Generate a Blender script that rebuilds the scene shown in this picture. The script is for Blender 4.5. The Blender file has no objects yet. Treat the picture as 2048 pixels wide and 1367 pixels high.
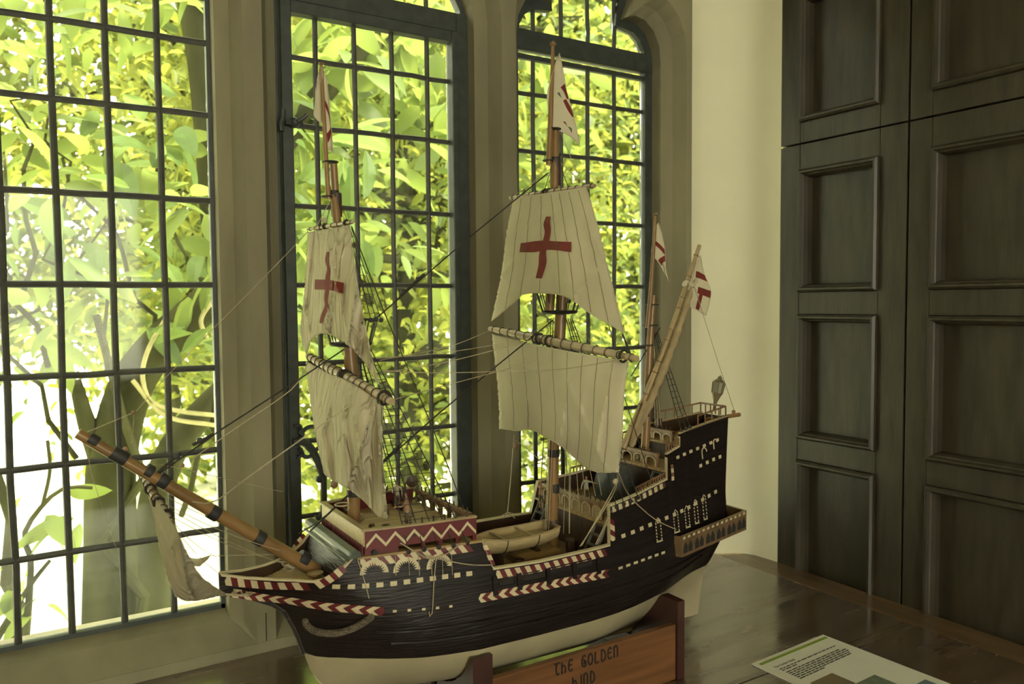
import bpy, bmesh, math, random
import numpy as np
from mathutils import Vector, Matrix
random.seed(7); RS = np.random.RandomState(11)
scene = bpy.context.scene
COL = scene.collection

# ------------------------------------------------------------------ camera
F = 1569.1                                   # focal length in pixels of the 2048x1367 frame
YAW, PIT, ROL = math.radians(31.793), math.radians(2.8868), math.radians(-0.4796)
CP = np.array([0.0, 0.0, 0.65])              # eye, 0.65 m above the wooden window seat (z = 0)
_fw = np.array([math.sin(YAW)*math.cos(PIT), math.cos(YAW)*math.cos(PIT), -math.sin(PIT)])
_r0 = np.array([math.cos(YAW), -math.sin(YAW), 0.0]); _u0 = np.cross(_r0, _fw)
_rt = _r0*math.cos(ROL) + _u0*math.sin(ROL); _up = -_r0*math.sin(ROL) + _u0*math.cos(ROL)
cam = bpy.data.cameras.new('camera'); camo = bpy.data.objects.new('camera', cam); COL.objects.link(camo)
M = Matrix.Identity(4)
for i in range(3):
    M[i][0], M[i][1], M[i][2], M[i][3] = _rt[i], _up[i], -_fw[i], CP[i]
camo.matrix_world = M
cam.sensor_width = 36.0; cam.lens = F/2048*36.0; cam.clip_start = 0.02; cam.clip_end = 200
cam.dof.use_dof = True; cam.dof.focus_distance = 1.32; cam.dof.aperture_fstop = 6.5
scene.camera = camo

# ------------------------------------------------------------------ light
W = bpy.data.worlds.new('sky'); scene.world = W; W.use_nodes = True
_n = W.node_tree.nodes; _bg = _n['Background']
_bg.inputs[0].default_value = (1.0, 0.97, 0.77, 1); _bg.inputs[1].default_value = 4.6
sun = bpy.data.lights.new('sun_offscreen', 'SUN'); sun.energy = 9; sun.angle = math.radians(6); sun.color = (1, 0.93, 0.72)
suno = bpy.data.objects.new('sun_offscreen', sun); COL.objects.link(suno)
suno.rotation_euler = Vector((0.45, -0.30, 0.90)).to_track_quat('Z', 'Y').to_euler()   # high over the house roof
vs = scene.view_settings
vs.view_transform = 'Standard'; vs.look = 'None'; vs.gamma = 1.0; vs.exposure = 1.22; vs.use_curve_mapping = False
scene.cycles.max_bounces = 7; scene.cycles.diffuse_bounces = 4; scene.cycles.glossy_bounces = 3
scene.cycles.transmission_bounces = 4; scene.cycles.transparent_max_bounces = 10
scene.cycles.caustics_reflective = False; scene.cycles.caustics_refractive = False

# ------------------------------------------------------------------ helpers
def ray(px, py): return _fw + (px-1024)/F*_rt - (py-683.5)/F*_up
def PY(px, py, Y): d = ray(px, py); return CP + (Y-CP[1])/d[1]*d
def PX(px, py, X): d = ray(px, py); return CP + (X-CP[0])/d[0]*d
def PZ(px, py, Z): d = ray(px, py); return CP + (Z-CP[2])/d[2]*d

class MB:
    def __init__(s): s.v = []; s.f = []; s.m = []; s.cm = 0
    def add(s, vs_, fs, m=None):
        o = len(s.v); s.v += [tuple(map(float, v)) for v in vs_]
        mm = s.cm if m is None else m
        for k, f in enumerate(fs):
            s.f.append([i+o for i in f]); s.m.append(mm[k] if isinstance(mm, list) else mm)
        return s
    def box(s, x0, x1, y0, y1, z0, z1, m=None):
        v = [(x, y, z) for x in (x0, x1) for y in (y0, y1) for z in (z0, z1)]
        return s.add(v, [(0,1,3,2),(4,6,7,5),(0,4,5,1),(2,3,7,6),(0,2,6,4),(1,5,7,3)], m)
    def beam(s, a, b, w, h, up=(0,0,1), m=None):
        a = np.array(a, float); b = np.array(b, float); d = b-a; d /= np.linalg.norm(d)
        u = np.array(up, float); sd = np.cross(d, u); sd /= np.linalg.norm(sd); u = np.cross(sd, d)
        v = [p + i*sd*w/2 + j*u*h/2 for p in (a, b) for i, j in ((-1,-1),(1,-1),(1,1),(-1,1))]
        return s.add(v, [(0,3,2,1),(4,5,6,7),(0,1,5,4),(1,2,6,5),(2,3,7,6),(3,0,4,7)], m)
    def tube(s, pts, r, seg=6, m=None, cap=True):
        P = [np.array(p, float) for p in pts]; n = len(P)
        R = r if hasattr(r, '__len__') else [r]*n
        ref = None; o = []
        for i in range(n):
            t = P[min(i+1, n-1)] - P[max(i-1, 0)]; t = t/(np.linalg.norm(t)+1e-12)
            if ref is None: ref = np.array([0,0,1.0]) if abs(t[2]) < .9 else np.array([1.0,0,0])
            u = ref - t*(ref@t); u /= np.linalg.norm(u); w = np.cross(t, u); ref = u
            o += [P[i] + R[i]*(math.cos(a)*u + math.sin(a)*w) for a in [2*math.pi*k/seg for k in range(seg)]]
        fs = [(i*seg+k, i*seg+(k+1) % seg, (i+1)*seg+(k+1) % seg, (i+1)*seg+k) for i in range(n-1) for k in range(seg)]
        if cap: fs += [tuple(range(seg))[::-1], tuple((n-1)*seg+k for k in range(seg))]
        return s.add(o, fs, m)
    def lathe(s, c, prof, seg=16, m=None, ax=None):
        c = np.array(c, float); d = np.array([0,0,1.0]) if ax is None else np.array(ax, float)/np.linalg.norm(ax)
        rf = np.array([1.0,0,0]) if abs(d[0]) < .9 else np.array([0,1.0,0])
        u = rf - d*(rf@d); u /= np.linalg.norm(u); w = np.cross(d, u); o = []
        for r, z in prof:
            o += [c + d*z + r*(math.cos(a)*u + math.sin(a)*w) for a in [2*math.pi*k/seg for k in range(seg)]]
        n = len(prof)
        fs = [(i*seg+k, i*seg+(k+1) % seg, (i+1)*seg+(k+1) % seg, (i+1)*seg+k) for i in range(n-1) for k in range(seg)]
        fs += [tuple(range(seg))[::-1], tuple((n-1)*seg+k for k in range(seg))]
        return s.add(o, fs, m)
    def grid(s, G, m=None, flip=False):
        G = np.asarray(G); a, b = G.shape[:2]
        fs = [(i*b+j, (i+1)*b+j, (i+1)*b+j+1, i*b+j+1) for i in range(a-1) for j in range(b-1)]
        if flip: fs = [f[::-1] for f in fs]
        return s.add(G.reshape(-1, 3), fs, m)
    def prism(s, poly, n, m=None):           # polygon (3d points) pushed along vector n
        k = len(poly); n = np.array(n, float)
        v = [np.array(p, float) for p in poly]; v += [p+n for p in v]
        fs = [tuple(range(k)), tuple(range(2*k-1, k-1, -1))] + [(i, i+k, (i+1) % k+k, (i+1) % k) for i in range(k)]
        return s.add(v, fs, m)
    def torus(s, c, R, r, ax=(0,0,1), seg=16, sg=5, m=None, a0=0, a1=2*math.pi):
        d = np.array(ax, float); d /= np.linalg.norm(d)
        rf = np.array([1.0,0,0]) if abs(d[0]) < .9 else np.array([0,1.0,0])
        u = rf - d*(rf@d); u /= np.linalg.norm(u); w = np.cross(d, u); c = np.array(c, float)
        return s.tube([c + R*(math.cos(a)*u + math.sin(a)*w) for a in np.linspace(a0, a1, seg+1)], r, sg, m)
    def mesh(s, name):
        me = bpy.data.meshes.new(name); me.from_pydata(s.v, [], s.f); return me
    def build(s, name, mats, parent=None, smooth=False, bevel=0, solid=0, fix=True):
        me = s.mesh(name)
        for m in (mats if isinstance(mats, (list, tuple)) else [mats]): me.materials.append(m)
        me.polygons.foreach_set('material_index', s.m)
        if fix:
            bm = bmesh.new(); bm.from_mesh(me); bmesh.ops.recalc_face_normals(bm, faces=bm.faces); bm.to_mesh(me); bm.free()
        if smooth:
            me.polygons.foreach_set('use_smooth', [True]*len(me.polygons))
            try: me.set_sharp_from_angle(angle=math.radians(42))
            except Exception: pass
        o = bpy.data.objects.new(name, me); COL.objects.link(o)
        if parent is not None: adopt(o, parent)
        if bevel:
            b = o.modifiers.new('bevel', 'BEVEL'); b.width = bevel; b.segments = 2; b.limit_method = 'ANGLE'; b.angle_limit = math.radians(40)
        if solid:
            b = o.modifiers.new('solid', 'SOLIDIFY'); b.thickness = solid; b.offset = 0
        return o
ORG = {}
def origin(o):
    return ORG.get(o.name, (0, 0, 0))
def adopt(o, parent):
    o.parent = parent
    o.matrix_parent_inverse = Matrix.Translation(-Vector(origin(parent)))
def thing(name, loc, label=None, cat=None, group=None, kind=None, parent=None):
    o = bpy.data.objects.new(name, None); COL.objects.link(o); o.location = loc; o.empty_display_size = .05
    if parent is not None:
        o.parent = parent; o.matrix_parent_inverse = Matrix.Translation(-Vector(origin(parent)))
    ORG[o.name] = tuple(loc); tag(o, label, cat, group, kind)
    return o
def tag(o, label=None, cat=None, group=None, kind=None):
    if label: o['label'] = label
    if cat: o['category'] = cat
    if group: o['group'] = group
    if kind: o['kind'] = kind
    return o
def interp(x, tab): return float(np.interp(x, [t[0] for t in tab], [t[1] for t in tab]))
def smoothline(P, n):
    P = np.array(P, float); d = np.r_[0, np.cumsum(np.linalg.norm(np.diff(P, axis=0), axis=1))]; d /= d[-1]
    t = np.linspace(0, 1, n); k = len(P)
    if k < 3: return np.stack([np.interp(t, d, P[:, c]) for c in range(P.shape[1])], 1)
    out = []
    for q in t:                                # Catmull-Rom on the chord parameter
        i = min(max(np.searchsorted(d, q)-1, 0), k-2); h = d[i+1]-d[i]; s_ = (q-d[i])/h
        m0 = (P[i+1]-P[max(i-1,0)])/(d[i+1]-d[max(i-1,0)])*h; m1 = (P[min(i+2,k-1)]-P[i])/(d[min(i+2,k-1)]-d[i])*h
        out.append((2*s_**3-3*s_**2+1)*P[i] + (s_**3-2*s_**2+s_)*m0 + (-2*s_**3+3*s_**2)*P[i+1] + (s_**3-s_**2)*m1)
    return np.array(out)

# ------------------------------------------------------------------ materials
MT = {}
def mat(name, col, rough=.6, var=.25, scale=30, stretch=(1,1,1), bump=.0, bscale=None, metal=0, spec=.5, transl=None, coat=0, col2=None):
    m = bpy.data.materials.new(name); m.use_nodes = True; nt = m.node_tree; N, L = nt.nodes, nt.links
    bs = N['Principled BSDF']; out = N['Material Output']
    tc = N.new('ShaderNodeTexCoord'); mp = N.new('ShaderNodeMapping'); mp.inputs['Scale'].default_value = stretch
    L.new(tc.outputs['Object'], mp.inputs['Vector'])
    nz = N.new('ShaderNodeTexNoise'); nz.inputs['Scale'].default_value = scale; nz.inputs['Detail'].default_value = 5
    L.new(mp.outputs[0], nz.inputs['Vector'])
    rp = N.new('ShaderNodeValToRGB'); L.new(nz.outputs['Fac'], rp.inputs['Fac'])
    c = np.array(col[:3]); a = c*(1-var) if col2 is None else np.array(col2); b = np.minimum(c*(1+var*.7), 1)
    rp.color_ramp.elements[0].color = (*a, 1); rp.color_ramp.elements[1].color = (*b, 1)
    rp.color_ramp.elements[0].position = .3; rp.color_ramp.elements[1].position = .7
    L.new(rp.outputs[0], bs.inputs['Base Color'])
    bs.inputs['Roughness'].default_value = rough; bs.inputs['Metallic'].default_value = metal
    bs.inputs['Specular IOR Level'].default_value = spec
    if coat: bs.inputs['Coat Weight'].default_value = coat; bs.inputs['Coat Roughness'].default_value = .18; bs.inputs['Coat IOR'].default_value = 1.8
    if bump:
        bp = N.new('ShaderNodeBump'); bp.inputs['Strength'].default_value = bump; bp.inputs['Distance'].default_value = .004
        nb = N.new('ShaderNodeTexNoise'); nb.inputs['Scale'].default_value = bscale or scale; nb.inputs['Detail'].default_value = 6
        L.new(mp.outputs[0], nb.inputs['Vector']); L.new(nb.outputs['Fac'], bp.inputs['Height']); L.new(bp.outputs[0], bs.inputs['Normal'])
    if transl:
        tr = N.new('ShaderNodeBsdfTranslucent'); mx = N.new('ShaderNodeMixShader'); mx.inputs[0].default_value = transl[0]
        if len(transl) > 1: tr.inputs[0].default_value = (*transl[1], 1)
        else: L.new(rp.outputs[0], tr.inputs[0])
        L.new(bs.outputs[0], mx.inputs[1]); L.new(tr.outputs[0], mx.inputs[2]); L.new(mx.outputs[0], out.inputs[0])
    MT[name] = m
    return m
stone = mat('stone', (.265,.243,.155), .85, .22, 9, (1,1,.35), .25, 60)
plaster = mat('plaster', (.86,.835,.62), .9, .05, 5, bump=.06, bscale=25)
oakdark = mat('dark_oak', (.043,.036,.023), .42, .35, 14, (1,4,.6), .12, 60)
seatwood = mat('seat_wood', (.105,.066,.042), .26, .45, 7, (.6,4,1), .06, 40, coat=1.0, spec=1.0, )
_sn, _sl = seatwood.node_tree.nodes, seatwood.node_tree.links
_q = _sn.new('ShaderNodeTexNoise'); _q.inputs['Scale'].default_value = 5; _q.inputs['Detail'].default_value = 7; _sl.new(_sn['Mapping'].outputs[0], _q.inputs['Vector'])
_q2 = _sn.new('ShaderNodeMapRange'); _q2.inputs[1].default_value = .35; _q2.inputs[2].default_value = .68; _q2.inputs[3].default_value = .06; _q2.inputs[4].default_value = .36; _sl.new(_q.outputs['Fac'], _q2.inputs[0])
_sl.new(_q2.outputs[0], _sn['Principled BSDF'].inputs['Roughness']); _sl.new(_q2.outputs[0], _sn['Principled BSDF'].inputs['Coat Roughness'])
seatedge = mat('seat_edge_wood', (.14,.082,.042), .32, .4, 9, (4,.6,1), .08, 40, coat=.5)
iron = mat('iron', (.045,.055,.050), .5, .3, 40, bump=.1)
lead = mat('lead', (.060,.062,.052), .55, .3, 40, bump=.15)
hullblack = mat('hull_black', (.0135,.0095,.0095), .40, .5, 26, (.5,1,6), .40, 55, spec=.35)
hullcream = mat('hull_cream', (.42,.37,.235), .5, .12, 14)
cream = mat('cream_paint', (.58,.50,.32), .55, .12, 60)
red = mat('red_paint', (.115,.013,.016), .5, .25, 60)
deckwood = mat('deck_wood', (.36,.24,.10), .5, .35, 14, (1,18,1))
darkwood = mat('dark_wood', (.060,.034,.022), .5, .4, 22, (1,4,1))
midwood = mat('mid_wood', (.20,.115,.055), .45, .3, 22, (1,4,1))
spar = mat('spar_wood', (.25,.145,.056), .3, .25, 30, (1,1,.2))
sparpale = mat('pale_spar', (.37,.275,.145), .42, .25, 30)
band = mat('black_band', (.022,.022,.022), .6, .2, 60)
ropepale = mat('pale_rope', (.42,.36,.23), .8, .2, 200)
ropedark = mat('dark_rope', (.030,.026,.020), .8, .2, 200)
sailcloth = mat('sail_cloth', (.72,.665,.49), .9, .07, 22, bump=.10, bscale=260, transl=(.30, (.62,.56,.36)))
sailcrease = mat('creased_sail_cloth', (.72,.665,.49), .9, .07, 22, bump=.10, bscale=260, transl=(.34, (.64,.58,.38)))
_cn, _cl = sailcrease.node_tree.nodes, sailcrease.node_tree.links
_vo = _cn.new('ShaderNodeTexVoronoi'); _vo.feature = 'DISTANCE_TO_EDGE'; _vo.inputs['Scale'].default_value = 34
_mp = _cn.new('ShaderNodeMapping'); _mp.inputs['Scale'].default_value = (.6, 1.5, .42); _nw = _cn.new('ShaderNodeTexNoise'); _nw.inputs['Scale'].default_value = 14; _ad = _cn.new('ShaderNodeMixRGB'); _ad.inputs[0].default_value = .06
_cl.new(_cn['Texture Coordinate'].outputs['Object'], _mp.inputs[0]); _cl.new(_mp.outputs[0], _nw.inputs['Vector']); _cl.new(_mp.outputs[0], _ad.inputs[1]); _cl.new(_nw.outputs['Color'], _ad.inputs[2]); _cl.new(_ad.outputs[0], _vo.inputs['Vector'])
_mr = _cn.new('ShaderNodeMapRange'); _mr.inputs[2].default_value = .10; _mr.inputs[3].default_value = 1; _mr.inputs[4].default_value = 0; _cl.new(_vo.outputs['Distance'], _mr.inputs[0])
_b2 = _cn.new('ShaderNodeBump'); _b2.inputs['Strength'].default_value = .9; _b2.inputs['Distance'].default_value = .0035; _cl.new(_mr.outputs[0], _b2.inputs['Height'])
_cl.new(_b2.outputs[0], _cn['Principled BSDF'].inputs['Normal']); _cl.new(_b2.outputs[0], _cn['Translucent BSDF'].inputs['Normal'])
seam = mat('seam_thread', (.24,.21,.13), .9, .1, 90)
crossred = mat('cross_red', (.20,.030,.021), .85, .2, 60, transl=(.2, (.26,.04,.025)))
flagcloth = mat('flag_cloth', (.72,.67,.50), .9, .05, 40, transl=(.30, (.62,.57,.40)))
green = mat('leaf_paint', (.07,.12,.045), .7, .1, 40)
greycap = mat('grey_green_paint', (.10,.12,.10), .28, .2, 40)
boatwood = mat('boat_wood', (.50,.39,.20), .5, .15, 30, (1,6,6))
standwood = mat('stand_wood', (.19,.085,.035), .35, .35, 9, (.5,4,8), .08, 60)
standdark = mat('stand_dark', (.055,.022,.018), .4, .3, 20)
ink = mat('ink', (.020,.012,.010), .7, .1)
paper = mat('paper', (.82,.81,.74), .35, .03)
printink = mat('print_ink', (.07,.07,.07), .5, .1)
printgreen = mat('print_green', (.25,.36,.05), .5, .05)
skin_m = mat('figure_skin', (.42,.24,.14), .6, .1); shirt_m = mat('figure_shirt', (.40,.38,.28), .7, .15); trous_m = mat('figure_breeches', (.12,.10,.07), .7, .2)
tarp = mat('hood_paint', (.050,.056,.054), .42, .25, 40)
bark = mat('bark', (.030,.031,.014), .95, .45, 9, (1,1,.3), .5, 30, spec=0)
leafm = mat('leaf_green', (.06,.09,.022), .5, .55, 3.5, transl=(.50, (.215,.270,.060)), spec=.2)
leafy = mat('leaf_yellow', (.10,.13,.028), .5, .5, 2.2, transl=(.52, (.37,.385,.066)), spec=.2)
leafd = mat('leaf_deep', (.045,.075,.022), .35, .4, 4, transl=(.45, (.18,.25,.07)), spec=.2)
lawn = mat('pale_gravel', (.70,.70,.52), .9, .1, 3)
lens = bpy.data.materials.new('window_glass'); lens.use_nodes = True
_N, _L = lens.node_tree.nodes, lens.node_tree.links; _N.remove(_N['Principled BSDF'])
_t = _N.new('ShaderNodeBsdfTransparent'); _t.inputs[0].default_value = (.96,.98,.93,1); _g = _N.new('ShaderNodeBsdfGlossy'); _g.inputs[1].default_value = .05
_fr = _N.new('ShaderNodeFresnel'); _fr.inputs[0].default_value = 1.30; _mx = _N.new('ShaderNodeMixShader'); _df = _N.new('ShaderNodeBsdfTranslucent'); _df.inputs[0].default_value = (.8,.85,.75,1)
_m2 = _N.new('ShaderNodeMixShader'); _tc = _N.new('ShaderNodeTexCoord'); _nz = _N.new('ShaderNodeTexNoise'); _nz.inputs['Scale'].default_value = 7
_rg = _N.new('ShaderNodeMapRange'); _rg.inputs[1].default_value = .45; _rg.inputs[2].default_value = .75; _rg.inputs[3].default_value = .001; _rg.inputs[4].default_value = .016
_L.new(_tc.outputs['Object'], _nz.inputs['Vector']); _L.new(_nz.outputs['Fac'], _rg.inputs[0])
_L.new(_fr.outputs[0], _mx.inputs[0]); _L.new(_t.outputs[0], _mx.inputs[1]); _L.new(_g.outputs[0], _mx.inputs[2])
_L.new(_rg.outputs[0], _m2.inputs[0]); _L.new(_mx.outputs[0], _m2.inputs[1]); _L.new(_df.outputs[0], _m2.inputs[2])
_L.new(_m2.outputs[0], _N['Material Output'].inputs[0])

# ================================================================== THE ROOM
YF, YC, YG = 1.47, 1.525, 1.565              # stone front, chamfer back, glass
FLOOR, CEIL = -0.80, 1.95
def struct(name, mb, m, **k): return tag(mb.build(name, m, **k), kind='structure')
struct('floor', MB().box(-2.4, 1.62, -3.0, 1.75, FLOOR-.05, FLOOR), midwood)
struct('ceiling', MB().box(-2.4, 1.75, -3.0, 1.75, CEIL, CEIL+.05), plaster)
struct('wall_left', MB().box(-2.45, -2.4, -3.0, 1.75, FLOOR, CEIL), plaster)
# wall behind the camera, with a wide opening added for fill daylight
wf = MB(); wf.box(-2.4, -1.3, -3.05, -3.0, FLOOR, CEIL); wf.box(.7, 1.62, -3.05, -3.0, FLOOR, CEIL)
wf.box(-1.3, .7, -3.05, -3.0, FLOOR, .15); wf.box(-1.3, .7, -3.05, -3.0, 1.45, CEIL)
struct('wall_front', wf, plaster)

wb = thing('wall_back', (0.6, 1.56, 0), kind='structure')
CEN = [0.093, 0.637, 1.181]; HW, HO = .217, .272
def outline(c):
    L = [(-HW, -.01), (-HW, 1.255), (-.212, 1.298), (-.194, 1.332), (-.164, 1.354), (-.134, 1.359), (-.110, 1.353), (-.119, 1.374), (-.130, 1.40),
         (-.134, 1.43), (-.122, 1.472), (-.09, 1.505), (-.05, 1.523), (0, 1.53)]
    L = L + [(-x, z) for x, z in L[-2::-1]]
    return np.array([(c+x, z) for x, z in L])
def offset(P, d):
    out = []
    for i in range(len(P)):
        t = P[min(i+1, len(P)-1)] - P[max(i-1, 0)]; t = t/np.linalg.norm(t); out.append(P[i] + d*np.array([-t[1], t[0]]))
    return np.array(out)
def loop3(P, y): return np.array([(x, y, z) for x, z in P])
for k, c in enumerate(CEN):
    O = outline(c)
    FL = [(-.2545, -.01), (-.2545, 1.262), (-.249, 1.315), (-.226, 1.360), (-.196, 1.386), (-.172, 1.394), (-.158, 1.398), (-.160, 1.404), (-.166, 1.416),
          (-.170, 1.438), (-.155, 1.492), (-.115, 1.535), (-.06, 1.558), (0, 1.566)]
    FR = np.array([(c+x, z) for x, z in FL + [(-x, z) for x, z in FL[-2::-1]]])
    # front cusp of the chamfer is soft
    OUT = []
    for i, (x, z) in enumerate(FR):
        if i <= 1: OUT.append((c-HO, z))
        elif i >= len(FR)-2: OUT.append((c+HO, z))
        else:
            u = (i-1)/(len(FR)-3); OUT.append((c-HO + 2*HO*u, 1.70))
    OUT[1] = (c-HO, 1.70); OUT[-2] = (c+HO, 1.70)
    OUT[0] = (c-HO, FR[0, 1]); OUT[-1] = (c+HO, FR[-1, 1])
    mb = MB(); rows = [loop3(O, YG+.03), loop3(O, YC)]
    mid = (O*.42+FR*.58); rows.append(np.array([(x, YC-(YC-YF)*.38, z) for x, z in mid])); rows.append(loop3(FR, YF)); rows.append(np.array([(x, YF, z) for x, z in OUT]))
    mb.grid(np.array(rows))
    mb.build('stone_surround', stone, wb)
    # sill of this light
    s = MB(); x0, x1 = c-HW, c+HW
    prof = [(YG+.05, .068), (YG, .066), (YC, .057), (YF, .020)]
    e = [0, 0, 0, .0375]
    s.grid(np.array([[(x0-q, y, z) for (y, z), q in zip(prof, e)], [(x1+q, y, z) for (y, z), q in zip(prof, e)]]))
    s.build('stone_sill', stone, wb)
s = MB(); s.box(-1.2, 1.456, YF-.001, YG+.05, -.02, .0195); s.build('stone_plinth', stone, wb)
s = MB(); s.box(-1.2, 1.456, YF+.0, YG+.1, 1.695, CEIL); s.build('stone_lintel', stone, wb)
s = MB(); s.box(CEN[0]-HO-.55, CEN[0]-HO, YF, YG+.1, .0, 1.6945); s.build('stone_jamb', stone, wb)
s = MB(); s.box(CEN[2]+HO-.001, 1.47, YF-.001, YG+.1, .0, 1.70); s.build('stone_jamb', stone, wb)
s = MB(); s.box(-2.4, -.7, YF-.05, YG+.1, FLOOR, CEIL); s.build('wall_plaster', plaster, wb)
s = MB(); s.box(-.7, 1.7, YF+.02, YG+.1, FLOOR, -.001); s.build('wall_plaster', plaster, wb)
# small grey cracks / joints in the mullion foot
s = MB(); s.box(.3633, .3647, YF-.0016, YF+.002, .021, .074, ); s.build('stone_joint', ink, wb)

# white plaster reveal that bends from the window to the panelling
pl = [(1.452, 1.4695), (1.462, 1.455), (1.478, 1.442), (1.505, 1.424), (1.535, 1.402), (1.556, 1.376), (1.566, 1.345), (1.570, 1.288)]
pl = smoothline(pl, 26); s = MB()
s.grid(np.array([[(x, y, -.02) for x, y in pl], [(x, y, CEIL) for x, y in pl]]))
struct('wall_reveal', s, plaster, smooth=True)

# ---- panelling on the right
XP = 1.57
wr = thing('wall_right', (XP, .5, 0), kind='structure')
mb = MB(); mb.box(XP+.030, XP+.06, -3.0, 1.30, FLOOR, CEIL); mb.build('backing_board', oakdark, wr)
cols = [(1.233, 1.028), (.914, .600), (.480, .160), (.040, -.28)]
rowsz = [(-.45, -.06), (-.055, .267), (.318, .616), (.669, .957), (1.068, 1.36), (1.42, 1.72)]
ys = [1.290]; 
def piece(name, y0, y1, z0, z1, x0=XP, x1=XP+.029):
    return MB().box(x0, x1, min(y0,y1)+.0004, max(y0,y1)-.0004, z0+.0004, z1-.0004).build(name, oakdark, wr, bevel=.0012)
stile_edges = [(1.290, 1.233), (1.028, .966), (.962, .914), (.600, .542), (.538, .480), (.160, .102), (.098, .040)]
for a, b in stile_edges:
    for z0, z1 in ((FLOOR, 1.0165), (1.0195, CEIL)): piece('stile', b, a, z0, z1)
for a, b in cols:
    zz = [FLOOR] + [q for r in rowsz for q in r] + [CEIL]
    for i in range(0, len(zz), 2):
        z0, z1 = zz[i], zz[i+1]
        if z0 < 1.018 < z1: piece('rail', b, a, z0, 1.0165); piece('rail', b, a, 1.0195, z1)
        else: piece('rail', b, a, z0, z1)
    for z0, z1 in rowsz:
        w = .020; mb = MB(); loops = []
        for ins, x in ((0, XP+.002), (.001, XP-.007), (.005, XP-.012), (.009, XP-.012), (.012, XP-.005), (.0145, XP-.003), (.018, XP+.008), (.019, XP+.023)):
            loops.append([(x, a-ins, z0+ins), (x, b+ins, z0+ins), (x, b+ins, z1-ins), (x, a-ins, z1-ins), (x, a-ins, z0+ins)])
        mb.grid(np.array(loops)); mb.build('moulding', oakdark, wr)
        MB().box(XP+.022, XP+.0285, b+.010, a-.010, z0+.010, z1-.010).build('panel', oakdark, wr)

# ---- the windows
RZ = [.068, .218, .373, .530, .688, .846, 1.005, 1.138, 1.222]
def window(k, xs, bars_r, frame_fn):
    w = thing('window_%d' % k, (CEN[k-1], YG, .06), kind='structure'); c = CEN[k-1]
    zs = RZ + [1.283, 1.405, 1.53]
    # panes
    for i in range(len(xs)-1):
        for j in range(len(zs)-1):
            if abs(zs[j]-1.222) < .001: continue
            g = .0030; t = random.uniform(-.0012, .0012)
            mb = MB(); mb.box(xs[i]+g, xs[i+1]-g, YG+.004+t, YG+.006+t, zs[j]+g, zs[j+1]-g); mb.build('pane', lens, w)
    # lead cames: a flattened tube with a little wander
    def came(a, b, r=bars_r):
        a = np.array(a); b = np.array(b); n = 9; P = [a+(b-a)*q for q in np.linspace(0, 1, n)]
        for p in P[1:-1]: p += RS.normal(0, .0008, 3)*np.array([1, 0, 1])
        mb = MB(); mb.tube(P, r, 8); o = mb.build('lead_came', lead, w, smooth=True); return o
    for x in xs[1:-1]:
        came((x, YG+.003, .062), (x, YG+.003, 1.225)); came((x, YG+.003, 1.28), (x, YG+.003, 1.52))
    for z in RZ[1:-1] + [1.405]:
        came((xs[0], YG+.003, z), (xs[-1], YG+.003, z))
    frame_fn(w, c)
    return w
def bandloop(P, d, y0, y1):
    I24 = [(-.193, -.01), (-.193, 1.257), (-.189, 1.291), (-.175, 1.315), (-.155, 1.330), (-.130, 1.334), (-.096, 1.338), (-.098, 1.366), (-.107, 1.396), (-.110, 1.43), (-.100, 1.460), (-.075, 1.487), (-.04, 1.501), (0, 1.506)]
    I24 = I24 + [(-x, z) for x, z in I24[-2::-1]]; c = (P[0][0]+P[-1][0])/2; O = outline(c); I24 = np.array([(c+x, z) for x, z in I24]); Q = O + (I24-O)*d/.024
    if len(P) < len(Q): Q = Q[1:-1]
    m = MB(); m.grid(np.array([loop3(P, y1), loop3(P, y0), loop3(Q, y0), loop3(Q, y1)])); return m
def f1(w, c):
    O = outline(c); bandloop(O, .007, YG-.004, YG+.012).build('frame', iron, w)
    MB().box(c-HW, c+HW, YG-.004, YG+.012, .060, .074).build('frame', iron, w)
    MB().box(c-HW, c+HW, YG-.008, YG+.014, 1.236, 1.283).build('transom', iron, w, bevel=.002)
    MB().box(c-HW, c+HW, YG-.003, YG+.010, 1.217, 1.228).build('frame', iron, w)
w1 = window(1, [-.120, -.029, .052, .136, .220, .305], .0059, f1)
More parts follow.
